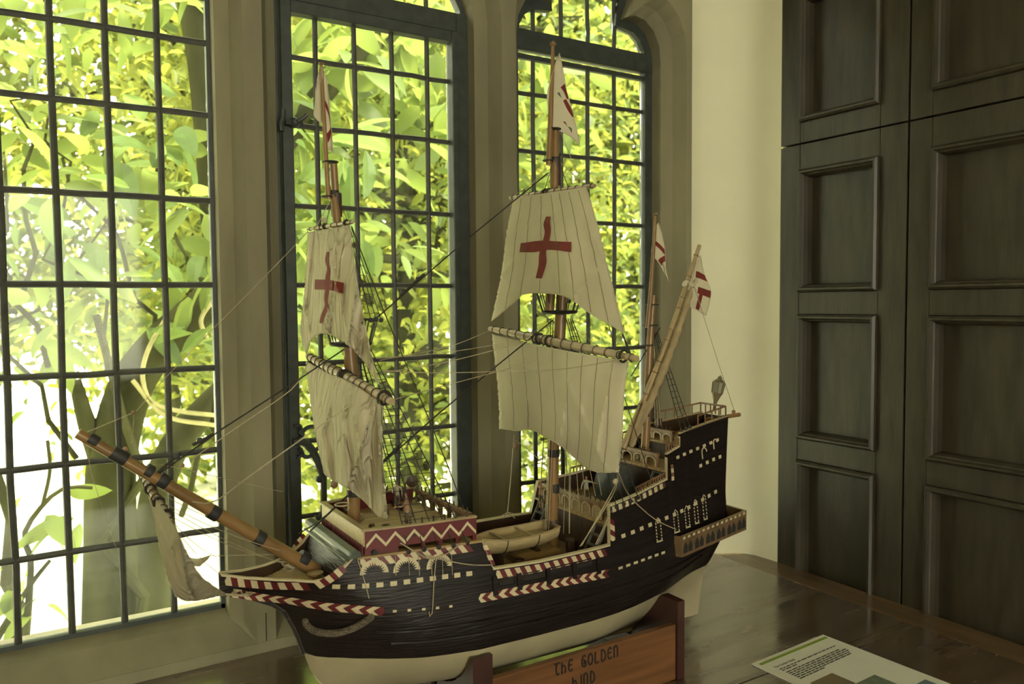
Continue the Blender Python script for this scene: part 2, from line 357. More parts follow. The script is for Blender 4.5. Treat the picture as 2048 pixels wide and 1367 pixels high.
def f2(w, c):
    x0, x1 = c-HW, c+HW
    MB().box(x0, .4345, YG-.012, YG+.016, .055, 1.285).build('frame', iron, w, bevel=.002)
    MB().box(.827, x1, YG-.012, YG+.016, .055, 1.285).build('frame', iron, w, bevel=.002)
    MB().box(.4345, .827, YG-.012, YG+.016, 1.244, 1.285).build('transom', iron, w, bevel=.002)
    MB().box(.4345, .827, YG-.010, YG+.016, .055, .072).build('frame', iron, w)
    # inner casement
    MB().box(.4375, .459, YG-.020, YG+.010, .074, 1.242).build('casement_stile', iron, w, bevel=.002)
    MB().box(.811, .8255, YG-.020, YG+.010, .074, 1.242).build('casement_stile', iron, w, bevel=.002)
    MB().box(.459, .811, YG-.018, YG+.010, 1.219, 1.242).build('casement_rail', iron, w, bevel=.002)
    MB().box(.459, .811, YG-.018, YG+.010, .074, .086).build('casement_rail', iron, w, bevel=.002)
    O = outline(c); bandloop(O[1:-1], .012, YG-.006, YG+.014).build('frame', iron, w)
    # handle
    H = lambda x, y, q=0: PY(x, y, YG-.028-q)
    h = MB(); h.lathe(H(588, 245), [(.001,-.012),(.009,-.010),(.011,0),(.008,.006),(.004,.010)], 12, ax=(0,-1,0)); h.tube([H(590,243), H(598,241,.012), H(607,236,.016), H(614,229,.018)], [.0042,.004,.0035,.0042], 8)
    h.tube([H(570,243), H(588,246)], .007, 8); h.tube([H(566,218), H(566,236), H(562,246), H(563,262)], .006, 8); h.lathe(H(598,249), [(.001,-.006),(.008,-.004),(.008,.003),(.001,.005)], 10, ax=(0,-1,0))
    h.build('handle', iron, w, smooth=True)
    # casement stay with its scrolls
    h = MB(); h.tube([H(586,884), H(600,882), H(612,886), H(625,900), H(636,922), H(643,945), H(647,962), H(647,1024)], [.0075,.0085,.0085,.008,.0075,.0065,.0062,.0060], 8)
    h.lathe(H(638, 958), [(.001,-.006),(.007,-.004),(.007,.004),(.001,.006)], 10, ax=(0,-1,0)); h.tube([H(647,1024), H(640,1034), H(630,1036)], .006, 8)
    h.build('casement_stay', iron, w, smooth=True)
    h = MB()
    for pts in ([(588,852),(598,850),(602,858),(598,864),(604,868),(606,872),(598,876)], [(604,866),(610,858),(620,853),(632,853),(640,858),(642,866)],
                [(598,896),(604,902),(606,910),(614,914),(624,910),(630,902),(640,892)], [(606,905),(600,912),(594,914)]):
        h.tube([H(*p) for p in smoothline(pts, 12)], .0042, 6)
    h.build('scrollwork', iron, w, smooth=True)
w2 = window(2, [.459, .513, .594, .677, .760, .811], .0054, f2)
def f3(w, c):
    x0, x1 = c-HW, c+HW; O = outline(c)
    bandloop(O, .024, YG-.008, YG+.014).build('frame', iron, w)
    MB().box(x0, x1, YG-.008, YG+.014, .055, .074).build('frame', iron, w)
    MB().box(x0, x1, YG-.010, YG+.016, 1.236, 1.283).build('transom', iron, w, bevel=.002)
    MB().box(x0, x1, YG-.003, YG+.010, 1.217, 1.228).build('frame', iron, w)
w3 = window(3, [.976, 1.036, 1.117, 1.197, 1.280, 1.372], .0054, f3)

# ---- the wooden window seat
ws = thing('window_seat', (0, .9, -.04), 'wide dark polished wooden window seat below the leaded windows', 'window seat')
yb = [1.4685, .905, .620, .340]
for i in range(3):
    MB().box(-1.6, 1.4905, yb[i+1]+.0006, yb[i]-.0006, -.035, 0).build('plank', seatwood, ws, bevel=.0012)
mb = MB(); mb.prism([(1.492, .34, -.035), (1.5695, .34, -.035), (1.5695, 1.30, -.035), (1.566, 1.352, -.035), (1.553, 1.378, -.035), (1.520, 1.391, -.035), (1.492, 1.397, -.035)], (0, 0, .035))
tag(mb.build('edge_board', seatedge, ws, bevel=.001), 'lighter brown edge board along the panelling')
MB().box(-1.6, 1.569, .335, .365, -.11, -.036).build('front_rail', seatwood, ws)
MB().box(-1.6, 1.569, .37, .39, FLOOR, -.036).build('front_panel', seatwood, ws)
# ================================================================== THE MODEL SHIP
SY = 1.10                                     # the ship's middle line runs along x at this y
ship = thing('model_ship', (.70, SY, .04), 'wooden model galleon with cream sails, black hull and red and white stripes', 'model ship')
T_zk = [(.212,.262),(.225,.258),(.252,.248),(.282,.232),(.299,.217),(.312,.190),(.318,.174),(.325,.150),(.335,.118),(.350,.097),(.380,.080),(.420,.070),(.5,.065),
        (.7,.058),(.9,.050),(1.085,.042),(1.095,.080),(1.105,.120),(1.115,.150),(1.120,.22),(1.125,.285),(1.150,.425)]
T_kf = T_zk[:16] + [(1.2,.042)]
T_zm = [(.2,.30),(.33,.30),(.38,.25),(.46,.212),(.55,.20),(.95,.20),(1.15,.215)]
T_bm = [(.212,.008),(.245,.030),(.28,.054),(.31,.071),(.33,.079),(.35,.085),(.38,.094),(.42,.107),(.47,.118),(.55,.127),(.65,.130),(.75,.129),(.85,.121),(.95,.106),(1.05,.084),(1.10,.070),(1.15,.055)]
T_bt = [(.2,.008),(.245,.030),(.28,.052),(.31,.068),(.33,.074),(.35,.080),(.38,.086),(.42,.094),(.47,.102),(.55,.110),(.65,.114),(.75,.111),(.80,.106),(.85,.099),(.95,.082),(1.02,.066),(1.10,.052),(1.15,.043)]
T_p = [(.2,1.0),(.3,1.1),(.38,1.5),(.47,2.1),(.55,2.6),(.8,2.6),(.95,1.5),(1.05,1.0),(1.2,1.0)]
T_q = [(.2,1.0),(.3,1.0),(.38,.85),(.47,.66),(.55,.58),(.8,.62),(.95,1.0),(1.05,1.7),(1.10,2.2),(1.2,2.4)]
T_zt = [(.212,.286),(.245,.279),(.28,.275),(.322,.273),(.335,.276),(.350,.284),(.362,.296),(.370,.304),(.556,.303),(.571,.260),(.65,.257),(.791,.257),(.800,.317),(.87,.325),(.950,.338),(.956,.380),(.998,.388),(1.003,.410),(1.15,.427)]
def sm(x, T):
    return interp(x, T)
def B(x, z):
    kf, zm, bm, bt = sm(x, T_kf), sm(x, T_zm), sm(x, T_bm), sm(x, T_bt)
    if z <= zm:
        u = min(max((z-kf)/(zm-kf), 0), 1); return .005 + (bm-.005)*(1-(1-u)**sm(x, T_p))**sm(x, T_q)
    v = (z-zm)/(.345-zm if .345-zm > .04 else .04); v = min(v, 1.6)
    return bm + (bt-bm)*(v*v*(3-2*v) if v < 1 else v)
def hull_hit(px, py, side=-1, off=0):
    b = .1
    for _ in range(40):
        p = PY(px, py, SY + side*(b+off)); b = .6*b + .4*B(p[0], p[2])
    return p
def onhull(x, z, off=.0012, side=-1): return (x, SY + side*(B(x, z)+off), z)
ZW = lambda x: interp(x, [(.2,.152),(.36,.150),(.5,.145),(.9,.139),(1.0,.134),(1.1,.137),(1.2,.14)])
xs_h = sorted(set(list(np.linspace(.212, 1.15, 130)) + [t[0] for t in T_zt] + [t[0] for t in T_zk]))
def hull_rows(lo, hi, n, side, inset=0):
    G = []
    for x in xs_h:
        a, b = lo(x), hi(x)
        if b < a+.0005: b = a+.0005
        G.append([(x, SY + side*max(B(x, z)-inset, .002), z) for z in np.linspace(a, b, n)])
    return np.array(G)
zt = lambda x: sm(x, T_zt); zk = lambda x: sm(x, T_zk)
mb = MB()
for sd in (-1, 1): mb.grid(hull_rows(lambda x: max(zk(x), ZW(x)) if zk(x) < ZW(x) else zk(x), zt, 22, sd))
tr = [(x, zk(x)) for x in np.linspace(1.108, 1.15, 14)]
mb.grid(np.array([[(x, SY + s_*B(x, z), z) for s_ in np.linspace(-1, 1, 9)] for x, z in tr]))
mb.grid(np.array([[(x, SY + s_*B(x, zk(x)), zk(x)) for s_ in np.linspace(-1, 1, 5)] for x in xs_h if x <= .326]))
hull = tag(mb.build('hull', hullblack, ship, smooth=True), 'black planked hull sides')
mb = MB()
for sd in (-1, 1): mb.grid(hull_rows(zk, lambda x: max(ZW(x), zk(x)), 16, sd))
mb.grid(np.array([[(x, SY + s_*B(x, zk(x)), zk(x)) for s_ in np.linspace(-1, 1, 3)] for x in xs_h if .318 <= x <= 1.11]))
tag(mb.build('hull_bottom', hullcream, ship, smooth=True), 'cream painted bottom of the hull')
# keel, stem and rudder
mb = MB(); kp = [(x, SY, zk(x)-.001) for x in (.225,.252,.282,.299,.312,.318,.325)]
for a, b in zip(kp[:-1], kp[1:]): mb.beam(a, b, .008, .008, up=(0,0,1) if abs(a[2]-b[2]) < abs(a[0]-b[0]) else (1,0,0))
mb.build('stem', hullblack, ship)
mb = MB(); mb.prism([(.335, SY-.005, .116), (.352, SY-.005, .090), (.382, SY-.005, .073), (.42, SY-.005, .063), (.5, SY-.005, .058), (.7, SY-.005, .051), (.9, SY-.005, .043), (1.09, SY-.005, .036), (1.09, SY-.005, .05), (.9, SY-.005, .06), (.5, SY-.005, .075), (.40, SY-.005, .085), (.36, SY-.005, .105)], (0, .010, 0)); mb.build('keel', hullcream, ship)
mb = MB(); mb.prism([(1.082, SY-.004, .036), (1.104, SY-.004, .036), (1.122, SY-.004, .135), (1.100, SY-.004, .13)], (0, .008, 0)); mb.build('rudder', hullcream, ship)
mb = MB(); mb.prism([(1.100, SY-.0045, .128), (1.1235, SY-.0045, .133), (1.146, SY-.0045, .215), (1.122, SY-.0045, .215)], (0, .009, 0)); mb.build('rudder_head', hullblack, ship)
# inside of the bulwarks
mb = MB(); DZ = [(.2,.258),(.36,.258),(.372,.298),(.556,.298),(.571,.222),(.795,.222),(.801,.285),(.95,.298),(.956,.350),(1.0,.355),(1.006,.388),(1.15,.392)]
dz = lambda x: interp(x, DZ)
for sd in (-1, 1): mb.grid(hull_rows(lambda x: min(dz(x)-.004, zt(x)-.001), zt, 6, sd, .0055))
mb.build('bulwark_lining', darkwood, ship, smooth=True)
# caps on the rails
def cap(x0, x1, w=.0085, h=.0026, m=cream, name='rail_cap', dzz=0, sides=(-1, 1)):
    xx = [x for x in xs_h if x0 <= x <= x1]; xx = [x0]+[x for x in xx if x0+.001 < x < x1-.001]+[x1]
    for sd in sides:
        rows = []
        for x in xx:
            z = zt(x)+dzz; b = B(x, z)-.0028; y = SY+sd*b
            rows.append([(x, y-w/2, z-h/2), (x, y+w/2, z-h/2), (x, y+w/2, z+h/2), (x, y-w/2, z+h/2), (x, y-w/2, z-h/2)])
        q = MB(); q.grid(np.array(rows)); n = len(q.v); q.add([q.v[0], q.v[1], q.v[2], q.v[3]], [(0,1,2,3)]); q.add(q.v[n-5:n-1], [(0,1,2,3)])
        q.build(name, m, ship)
cap(.213, .3705, .006); cap(.556, .800, .008, m=cream); cap(.800, .955, .007); cap(.956, 1.0015, .006); cap(1.003, 1.149, .006, m=sparpale)
for sd in (-1, 1):
    mb = MB(); mb.beam((.374, SY+sd*B(.374,.302), .3035), (.556, SY+sd*B(.556,.302), .3035), .012, .003); mb.build('rail_cap', deckwood, ship)
# ---- painted stripes laid on the hull
def stripe(path, h, pitch, style, mats=(cream, red), duty=.5, sides=(-1, 1), parent=None, off=.0012, name='painted_stripe', slant=.45):
    P = np.array(path); P = smoothline(P, 240) if len(P) > 2 else smoothline(P, 120); d = np.r_[0, np.cumsum(np.linalg.norm(np.diff(P, axis=0), axis=1))]
    at = lambda s_: (np.interp(s_, d, P[:, 0]), np.interp(s_, d, P[:, 1]))
    def at_n(s_, v):                            # point at arclength s_, offset v across the stripe
        x, z = at(min(max(s_, 0), d[-1])); x2, z2 = at(min(s_+.002, d[-1])); x1, z1 = at(max(s_-.002, 0))
        t = np.array([x2-x1, z2-z1]); t /= np.linalg.norm(t)+1e-9
        return x - t[1]*v, z + t[0]*v
    n = max(int(d[-1]/pitch), 1)
    for sd in sides:
        mb = MB()
        for i in range(n):
            for j, (u0, u1) in enumerate(((0, duty), (duty, 1.0))):
                if len(mats) == 1 and j == 1: continue
                s0, s1 = (i+u0)*pitch, (i+u1)*pitch
                vs_ = [-h/2, 0, h/2]
                sh = {'block': [slant*h/2, 0, -slant*h/2], 'chevron': [-h*.32, h*.32, -h*.32], 'square': [0, 0, 0]}[style]
                rows = []
                for s_ in (s0, (s0+s1)/2, s1):
                    rows.append([onhull(*at_n(s_-q, v), off, sd) for v, q in zip(vs_, sh)])
                mb.grid(np.array(rows), m=j)
        mb.build(name, list(mats), parent or hull)
hp = lambda pts: [hull_hit(*p)[[0, 2]] for p in pts]
stripe(hp([(449,1160),(502,1167),(560,1171),(632,1172)]), .0125, .0168, 'block', slant=-.5)
stripe(hp([(634,1171),(669,1150),(703,1121)]), .0115, .0135, 'square')
stripe(hp([(462,1184),(550,1197),(639,1210),(706,1217),(768,1222)]), .0125, .0185, 'chevron')
stripe(hp([(956,1196),(1090,1170),(1226,1143)]), .0125, .0183, 'chevron')
stripe([(.378,.2955),(.46,.296),(.553,.2955)], .011, .0178, 'block', slant=-.7)
stripe([(x, zt(x)-.0085) for x in (.574,.65,.72,.788)], .0115, .0172, 'block', slant=-.5)
stripe(hp([(664,1172),(752,1169),(868,1155),(962,1143)]), .0065, .0185, 'square', mats=(cream,), duty=.5)
stripe([(.7975,.262),(.8035,.312)], .010, .017, 'block')
stripe([(.560,.296),(.572,.262)], .007, .016, 'block')
stripe([(.804, zt(.804)-.007),(.87, zt(.87)-.007),(.948, zt(.948)-.007)], .009, .0155, 'square', mats=(cream, darkwood), duty=.55)
stripe(hp([(1242,1072),(1310,1044),(1380,1012),(1448,972)]), .0062, .0225, 'square', mats=(cream,), duty=.42)
stripe(hp([(1236,1136),(1290,1117),(1338,1100)]), .0042, .0175, 'square', mats=(cream,), duty=.55)
stripe(hp([(785,1221),(860,1216),(948,1206)]), .0035, .020, 'square', mats=(cream,), duty=.25)
stripe(hp([(1352,915),(1395,896),(1446,874)]), .0055, .021, 'square', mats=(cream,), duty=.45)
stripe(hp([(1398,932),(1426,918),(1452,908)]), .0062, .021, 'square', mats=(cream,), duty=.42)
stripe(hp([(1345,960),(1341,915)]), .008, .014, 'square', mats=(cream, midwood))
# arched gun ports with their toothed rims
for c in ((748,1146),(813,1141),(878,1134)):
    p = hull_hit(*c); q = MB(); cx, cz = p[0], p[2]; R0, R1 = .0150, .0192; n = 13
    for i in range(n):
        a0, a1 = math.pi*i/n, math.pi*(i+1)/n; am = (a0+a1)/2
        g = [onhull(cx+R0*1.06*math.cos(a), cz+R0*1.12*math.sin(a), .0016) for a in (a0, am, a1)] + [onhull(cx+R1*math.cos(a), cz+R1*math.sin(a), .0016) for a in (a1, am, a0)]
        q.add(g, [(0,1,4,5),(1,2,3,4)])
        q.add([onhull(cx+R0*1.06*math.cos(a0), cz+R0*1.12*math.sin(a0), .0016), onhull(cx+R0*1.06*math.cos(a1), cz+R0*1.12*math.sin(a1), .0016), onhull(cx+(R0-.0045)*math.cos(am), cz+(R0-.0045)*math.sin(am), .0016)], [(0,1,2)])
    q.build('gun_port_arch', cream, hull)
# stern windows framed in dashes
def archwin(px, py_top, py_bot, w, nd=6):
    t = hull_hit(px, py_top); b = hull_hit(px+4, py_bot); q = MB(); r = w/2; H = t[2]-b[2]-r
    for sd in (-1, 1):
        for i in range(nd):
            z0 = b[2]+H*(i+.15)/nd; z1 = b[2]+H*(i+.72)/nd; lean = (t[0]-b[0])*((z0-b[2])/(t[2]-b[2]))
            x = b[0]+lean+sd*r
            q.add([onhull(x-.0014, z0, .0016), onhull(x+.0014, z0, .0016), onhull(x+.0014, z1, .0016), onhull(x-.0014, z1, .0016)], [(0,1,2,3)])
        x0 = t[0]+sd*r; q.add([onhull(x0-.0014, b[2]+H, .0016), onhull(x0+.0014, b[2]+H, .0016), onhull(t[0]+.001, t[2], .0016), onhull(t[0]-.001, t[2], .0016)], [(0,1,2,3)])
    q.add([onhull(b[0]-r*1.3, b[2]-.002, .0018), onhull(b[0]+r*1.3, b[2]-.002, .0018), onhull(b[0]+r*1.3, b[2]+.0005, .0018), onhull(b[0]-r*1.3, b[2]+.0005, .0018)], [(0,1,2,3)])
    q.build('stern_window', cream, hull)
for a in ((1314,1034,1080,.0125),(1349,1018,1062,.0125),(1371,1010,1052,.011),(1389,998,1044,.010),(1406,988,1036,.0095)): archwin(*a)
for cx_, cy_, r_ in ((1408,903,.0075),(1430,884,.006)):
    p = hull_hit(cx_, cy_); q = MB()
    q.tube([onhull(p[0]+r_*math.cos(a), p[2]+r_*math.sin(a), .001) for a in np.linspace(0, math.pi, 8)] + [onhull(p[0]-r_, p[2]-.012, .001)], .0012, 5); q.build('stern_arch', cream, hull)
# vertical timbers and wales
for px_, a, b in ((987,1151,1188),(1036,1144,1178),(1094,1134,1167),(1146,1123,1156),(1194,1113,1146)):
    t = hull_hit(px_, a); u = hull_hit(px_+1, b); q = MB(); w = .0035
    zz = np.linspace(u[2], t[2], 6); q.grid(np.array([[onhull(t[0]-w, z, .0003) for z in zz], [onhull(t[0]-w, z, .0042) for z in zz], [onhull(t[0]+w, z, .0042) for z in zz], [onhull(t[0]+w, z, .0003) for z in zz]])); q.build('rider_timber', hullblack, hull)
for zz_, x0, x1 in ((.186,.40,1.08),(.168,.42,1.06)):
    q = MB(); q.tube([onhull(x, zz_+.010*((x-.74)/.36)**2, 0) for x in np.linspace(x0, x1, 60)], .0028, 6); q.build('wale', hullblack, hull)
# rope fender hanging at the bow
q = MB(); fp = smoothline([hull_hit(610,1238, off=.002), hull_hit(616,1252, off=.006), hull_hit(640,1264, off=.007), hull_hit(680,1264, off=.007), hull_hit(718,1250, off=.006), hull_hit(745,1232, off=.003)], 60)
for ph in (0, 2.1, 4.2):
    pts = []
    for i, p in enumerate(fp):
        t = fp[min(i+1, 59)]-fp[max(i-1, 0)]; t /= np.linalg.norm(t); u = np.cross(t, (0, 1, 0)); u /= np.linalg.norm(u); v = np.cross(t, u)
        pts.append(p + .0028*(math.cos(i*1.1+ph)*u + math.sin(i*1.1+ph)*v))
    q.tube(pts, .0028, 5)
q.build('rope_fender', mat('old_rope', (.115,.092,.065), .9, .3, 200), ship, smooth=True)

# ---- decks
def deck(name, x0, x1, z0, z1, m, inset=.005):
    q = MB(); G = []
    for x in np.linspace(x0, x1, 16):
        z = z0+(z1-z0)*(x-x0)/(x1-x0); b = max(B(x, z)-inset, .002); G.append([(x, SY-b, z), (x, SY-b*.33, z), (x, SY+b*.33, z), (x, SY+b, z)])
    q.grid(np.array(G)); return q.build(name, m, ship, solid=.0025)
deck('beakhead_deck', .235, .366, .2600, .2600, darkwood, .004)
deck('lower_fore_deck', .374, .558, .2995, .2990, deckwood, .002)
deck('forecastle_deck', .386, .550, .3165, .3165, deckwood, .004)
deck('waist_deck', .54, .802, .222, .222, midwood)
deck('half_deck', .800, .957, .286, .298, deckwood)
deck('quarter_deck', .955, 1.006, .350, .354, deckwood)
deck('poop_deck', 1.004, 1.147, .388, .394, deckwood)
# grating in the beakhead
q = MB()
for x in np.arange(.262, .352, .0042):
    b = B(x, .263)-.007; q.box(x-.0007, x+.0007, SY-b, SY+b, .2622, .2636)
for y in np.arange(-.05, .051, .0042):
    x0 = next((x for x in np.arange(.262, .35, .002) if B(x, .263)-.008 > abs(y)), None)
    if x0: q.box(x0, .352, SY+y-.0007, SY+y+.0007, .2626, .2642)
q.build('grating', boatwood, ship)
# lashing ropes heaped on the grating
q = MB()
for k in range(9): q.torus((.305+.03*RS.rand(), SY+.01+.03*RS.rand(), .2660+.004*k*.5), .005+.004*RS.rand(), .0012, ax=(RS.normal(0,.5), RS.normal(0,.5), 1), seg=12)
q.build('rope_coil', ropepale, ship)
q = MB(); q.lathe((.336, SY-.026, .2640), [(.004,0),(.0045,.002),(.0105,.005),(.0115,.008),(.009,.0085)], 14); q.build('deck_bowl', deckwood, ship, smooth=True)

# ---- bow bulkhead, grey cap beam, forecastle
q = MB(); prof = [(.346,.2565),(.350,.268),(.357,.285),(.366,.305)]
q.grid(np.array([[(x, SY+s_*B(x, min(z, .30))*.985, z) for s_ in np.linspace(-1, 1, 7)] for x, z in prof])); q.build('bow_bulkhead', hullblack, ship, smooth=True)
q = MB(); q.prism([(.360, SY-.096, .3045), (.378, SY-.096, .3045), (.378, SY-.096, .312), (.372, SY-.096, .316), (.363, SY-.096, .3145), (.360, SY-.096, .310)], (0, .196, 0)); q.build('cap_beam', greycap, ship, bevel=.0012)
q = MB(); q.tube([(.3575, SY-.09, .302), (.3575, SY+.092, .302)], .0022, 6); q.build('beam_bead', greycap, ship)
fb = lambda x: B(x, .325)+.001
for sd in (-1, 1):
    xx = np.linspace(.386, .549, 18); th = .0035
    q = MB()
    q.grid(np.array([[(x, SY+sd*(fb(x)), .312), (x, SY+sd*fb(x), .338), (x, SY+sd*(fb(x)-th), .338), (x, SY+sd*(fb(x)-th), .312), (x, SY+sd*fb(x), .312)] for x in xx]))
    q.beam((.386, SY+sd*(fb(.386)-.0015), .308), (.432, SY+sd*(fb(.432)-.0015), .308), .0035, .012)
    pnl = q.build('forecastle_side', red, ship)
    q = MB(); zp = [(.3875,.3165)]
    xz = .3875
    for k in range(12):
        xz += .01335; zp.append((xz, .3315 if k % 2 == 0 else .3165))
    w = .0026
    for (xa, za), (xb, zb_) in zip(zp[:-1], zp[1:]):
        pts = []
        for x, z in ((xa, za-w), (xb, zb_-w), (xb, zb_+w), (xa, za+w)): pts.append((x, SY+sd*(fb(x)+.0009), z))
        q.add(pts, [(0,1,2,3)])
    q.build('zigzag_stripe', cream, pnl)
    for x in (.467,.493,.519,.5455): MB().beam((x, SY+sd*(fb(x)-.0015), .3035), (x, SY+sd*(fb(x)-.0015), .3125), .004, .006, up=(1,0,0)).build('post', red, pnl)
    q = MB(); q.grid(np.array([[(x, SY+sd*(fb(x)+.0022), .338), (x, SY+sd*(fb(x)+.0022), .3405), (x, SY+sd*(fb(x)-.0062), .3405), (x, SY+sd*(fb(x)-.0062), .338), (x, SY+sd*(fb(x)+.0022), .338)] for x in xx])); q.build('rail_cap', sparpale, pnl)
    for x in np.linspace(.45, .535, 6):
        MB().lathe((x, SY+sd*(fb(x)-.002), .3400), [(.0009,0),(.0016,.002),(.0011,.004),(.0017,.007),(.0005,.0085)], 6).build('belaying_pin', darkwood, pnl)
    q = MB(); q.tube([(.398, SY+sd*(fb(.398)+.004), .3075), (.398, SY+sd*(fb(.398)-.012), .3075)], .0042, 12); q.build('gun_muzzle', band, pnl, smooth=True)
q = MB(); q.beam((.386, SY-.088, .3275), (.386, SY+.088, .3275), .004, .022); q.build('forecastle_front', boatwood, ship)
q = MB(); q.beam((.3855, SY-.091, .3398), (.3855, SY+.091, .3398), .0095, .003); q.build('rail_cap', sparpale, ship)
q = MB()
for y in np.linspace(-.08, .08, 9): q.beam((.383, SY+y, .303), (.383, SY+y, .318), .004, .004, up=(1,0,0))
q.beam((.3835, SY-.086, .3115), (.3835, SY+.086, .3115), .003, .013); q.build('forecastle_front_base', red, ship)

def arcade(x, y0, y1, z0, z1, n, m_post=midwood, m_arch=cream, pins=True):
    a = MB(); w = (y1-y0)/n; ht = z1-z0
    a.beam((x, y0-.002, z1), (x, y1+.002, z1), .0075, .0055)
    for i in range(n+1): a.beam((x, y0+w*i, z0), (x, y0+w*i, z1), .0035, .0035, up=(0,1,0))
    for i in range(n):                          # spandrels above each arch
        c = y0+w*(i+.5); r = w*.42; zc = z0+ht*.42
        arc = [(c+r*math.cos(t), zc+ht*.40*math.sin(t)) for t in np.linspace(math.pi, 0, 9)]
        G = np.array([[(x-.0012, y, z) for y, z in arc], [(x-.0012, y, z1-.001) for y, z in arc]]); a.grid(G); a.grid(G+np.array([.0024, 0, 0]))
        a.add([(x-.0012, c-w/2, z0), (x-.0012, c-r, z0), (x-.0012, c-r, z1), (x-.0012, c-w/2, z1)], [(0,1,2,3)]); a.add([(x-.0012, c+w/2, z0), (x-.0012, c+r, z0), (x-.0012, c+r, z1), (x-.0012, c+w/2, z1)], [(0,1,2,3)])
    o = a.build('arcade_rail', m_post, ship)
    q = MB()
    for i in range(n):
        c = y0+w*(i+.5); r = w*.40; zc = z0+ht*.42
        q.tube([(x-.0022, c-r, z0)]+[(x-.0022, c+r*math.cos(t), zc+ht*.38*math.sin(t)) for t in np.linspace(math.pi, 0, 9)]+[(x-.0022, c+r, z0)], .0017, 5)
    q.build('arch_rim', m_arch, o)
    if pins:
        for y in np.linspace(y0+.006, y1-.006, 2*n+1):
            MB().lathe((x, y, z1+.0025), [(.0008,0),(.0015,.0015),(.0010,.0035),(.0016,.006),(.0004,.0075)], 6).build('belaying_pin', darkwood, o)
    return o
arcade(.548, SY-.092, SY+.092, .3165, .3375, 6, m_post=midwood, m_arch=midwood)
arcade(.806, SY-.082, SY+.092, .287, .3135, 6, m_arch=sparpale)
arcade(.960, SY-.046, SY+.052, .351, .3735, 3, m_arch=sparpale)
arcade(1.012, SY-.030, SY+.050, .389, .4065, 3, m_post=midwood, m_arch=cream)
def bulkhead(x, z0, z1, m=darkwood):
    q = MB(); b0, b1 = B(x, z0)-.004, B(x, z1)-.004
    q.prism([(x, SY-b0, z0), (x, SY+b0, z0), (x, SY+b1, z1), (x, SY-b1, z1)], (.003, 0, 0)); q.build('bulkhead', m, ship)
    MB().beam((x-.002, SY-b1, z1+.0005), (x-.002, SY+b1, z1+.0005), .008, .004).build('deck_edge', deckwood, ship)
bulkhead(.802, .222, .285); bulkhead(.956, .297, .349); bulkhead(1.006, .353, .387)
MB().beam((.557, SY-.104, .3025), (.557, SY+.104, .3025), .010, .004).build('deck_edge', deckwood, ship)
bulkhead(.552, .222, .297, midwood)
def ladder(y, x0, x1, z0, z1, w=.026):
    o = MB(); n = 4
    for s_ in (-1, 1): o.beam((x0, y+s_*w/2, z0), (x1, y+s_*w/2, z1), .002, .005)
    l = o.build('ladder', mat('ladder_grey', (.12,.115,.10), .5, .2) if 'ladder_grey' not in MT else MT['ladder_grey'], ship)
    for i in range(n):
        t = (i+.7)/n; MB().box(x0+(x1-x0)*t-.004, x0+(x1-x0)*t+.004, y-w/2, y+w/2, z0+(z1-z0)*t-.001, z0+(z1-z0)*t+.001).build('tread', MT['ladder_grey'], l)
ladder(SY-.086, .768, .8005, .2235, .286); ladder(SY+.082, .768, .8005, .2235, .286); ladder(SY-.052, .936, .9555, .299, .348, .02)
# balustrades on the after rails
def balustrade(P, h, n, m=midwood, r=.0013):
    P = [np.array(p) for p in P]; q = MB(); up = np.array([0, 0, h])
    q.tube([p+up for p in P], r*1.35, 6)
    o = q.build('balustrade', m, ship); L = [np.linalg.norm(b-a) for a, b in zip(P[:-1], P[1:])]; T = sum(L)
    for k in range(n+1):
        s_ = T*k/n; i = 0
        while i < len(L)-1 and s_ > L[i]: s_ -= L[i]; i += 1
        p = P[i]+(P[i+1]-P[i])*min(s_/L[i], 1); MB().tube([p, p+up], r, 6).build('baluster', m, o)
for sd in (-1, 1):
    e = lambda x, dzz=0: (x, SY+sd*(B(x, zt(x))-.003), zt(x)+.001+dzz)
    balustrade([e(.868), e(.905), e(.947)], .010, 12); balustrade([e(.957), e(.978), e(.997)], .013, 5)
pb = lambda x, sd: (x, SY+sd*(B(x, zt(x))-.003), zt(x)+.001)
balustrade([pb(1.062,-1), pb(1.10,-1), pb(1.147,-1)], .018, 4); balustrade([pb(1.147,-1), pb(1.147,1)], .018, 5); balustrade([pb(1.147,1), pb(1.08,1), pb(1.02,1)], .018, 6)
# hatch, coaming and small gear in the waist
q = MB()
for i in range(5): q.box(.672, .748, SY-.045+.0185*i, SY-.045+.0185*i+.0172, .2335, .2365)
q.build('hatch_cover', deckwood, ship)
MB().box(.668, .752, SY-.048, SY+.050, .2225, .2335).build('hatch_coaming', midwood, ship)
for x, y in ((.660,-.052),(.790,-.02),(.776,.03)): MB().lathe((x, SY+y, .2225), [(.008,0),(.0095,.008),(.0088,.016),(.0082,.0165),(.0078,.013)], 12).build('deck_bucket', darkwood, ship, smooth=True)
q = MB(); q.torus((.772, SY-.035, .246), .0075, .0012, seg=16); q.torus((.772, SY-.035, .2485), .0072, .0012, seg=16); q.lathe((.772, SY-.035, .2225), [(.006,0),(.0075,.012),(.007,.026)], 12); q.build('capstan', darkwood, ship)
# rounded dark cabin hood on the half deck
q = MB(); c = (.908, SY+.010, .292); rows = []
for t in np.linspace(0, math.pi/2, 9):
    rows.append([(c[0]+.036*abs(math.cos(t))**.45*math.copysign(abs(math.cos(a))**.7, math.cos(a)), c[1]+.036*abs(math.cos(t))**.45*math.copysign(abs(math.sin(a))**.7, math.sin(a)), c[2]+.060*math.sin(t)**.8) for a in np.linspace(0, 2*math.pi, 29)])
q.grid(np.array(rows)); o = q.build('cabin_hood', tarp, ship); o.data.polygons.foreach_set('use_smooth', [True]*len(o.data.polygons))
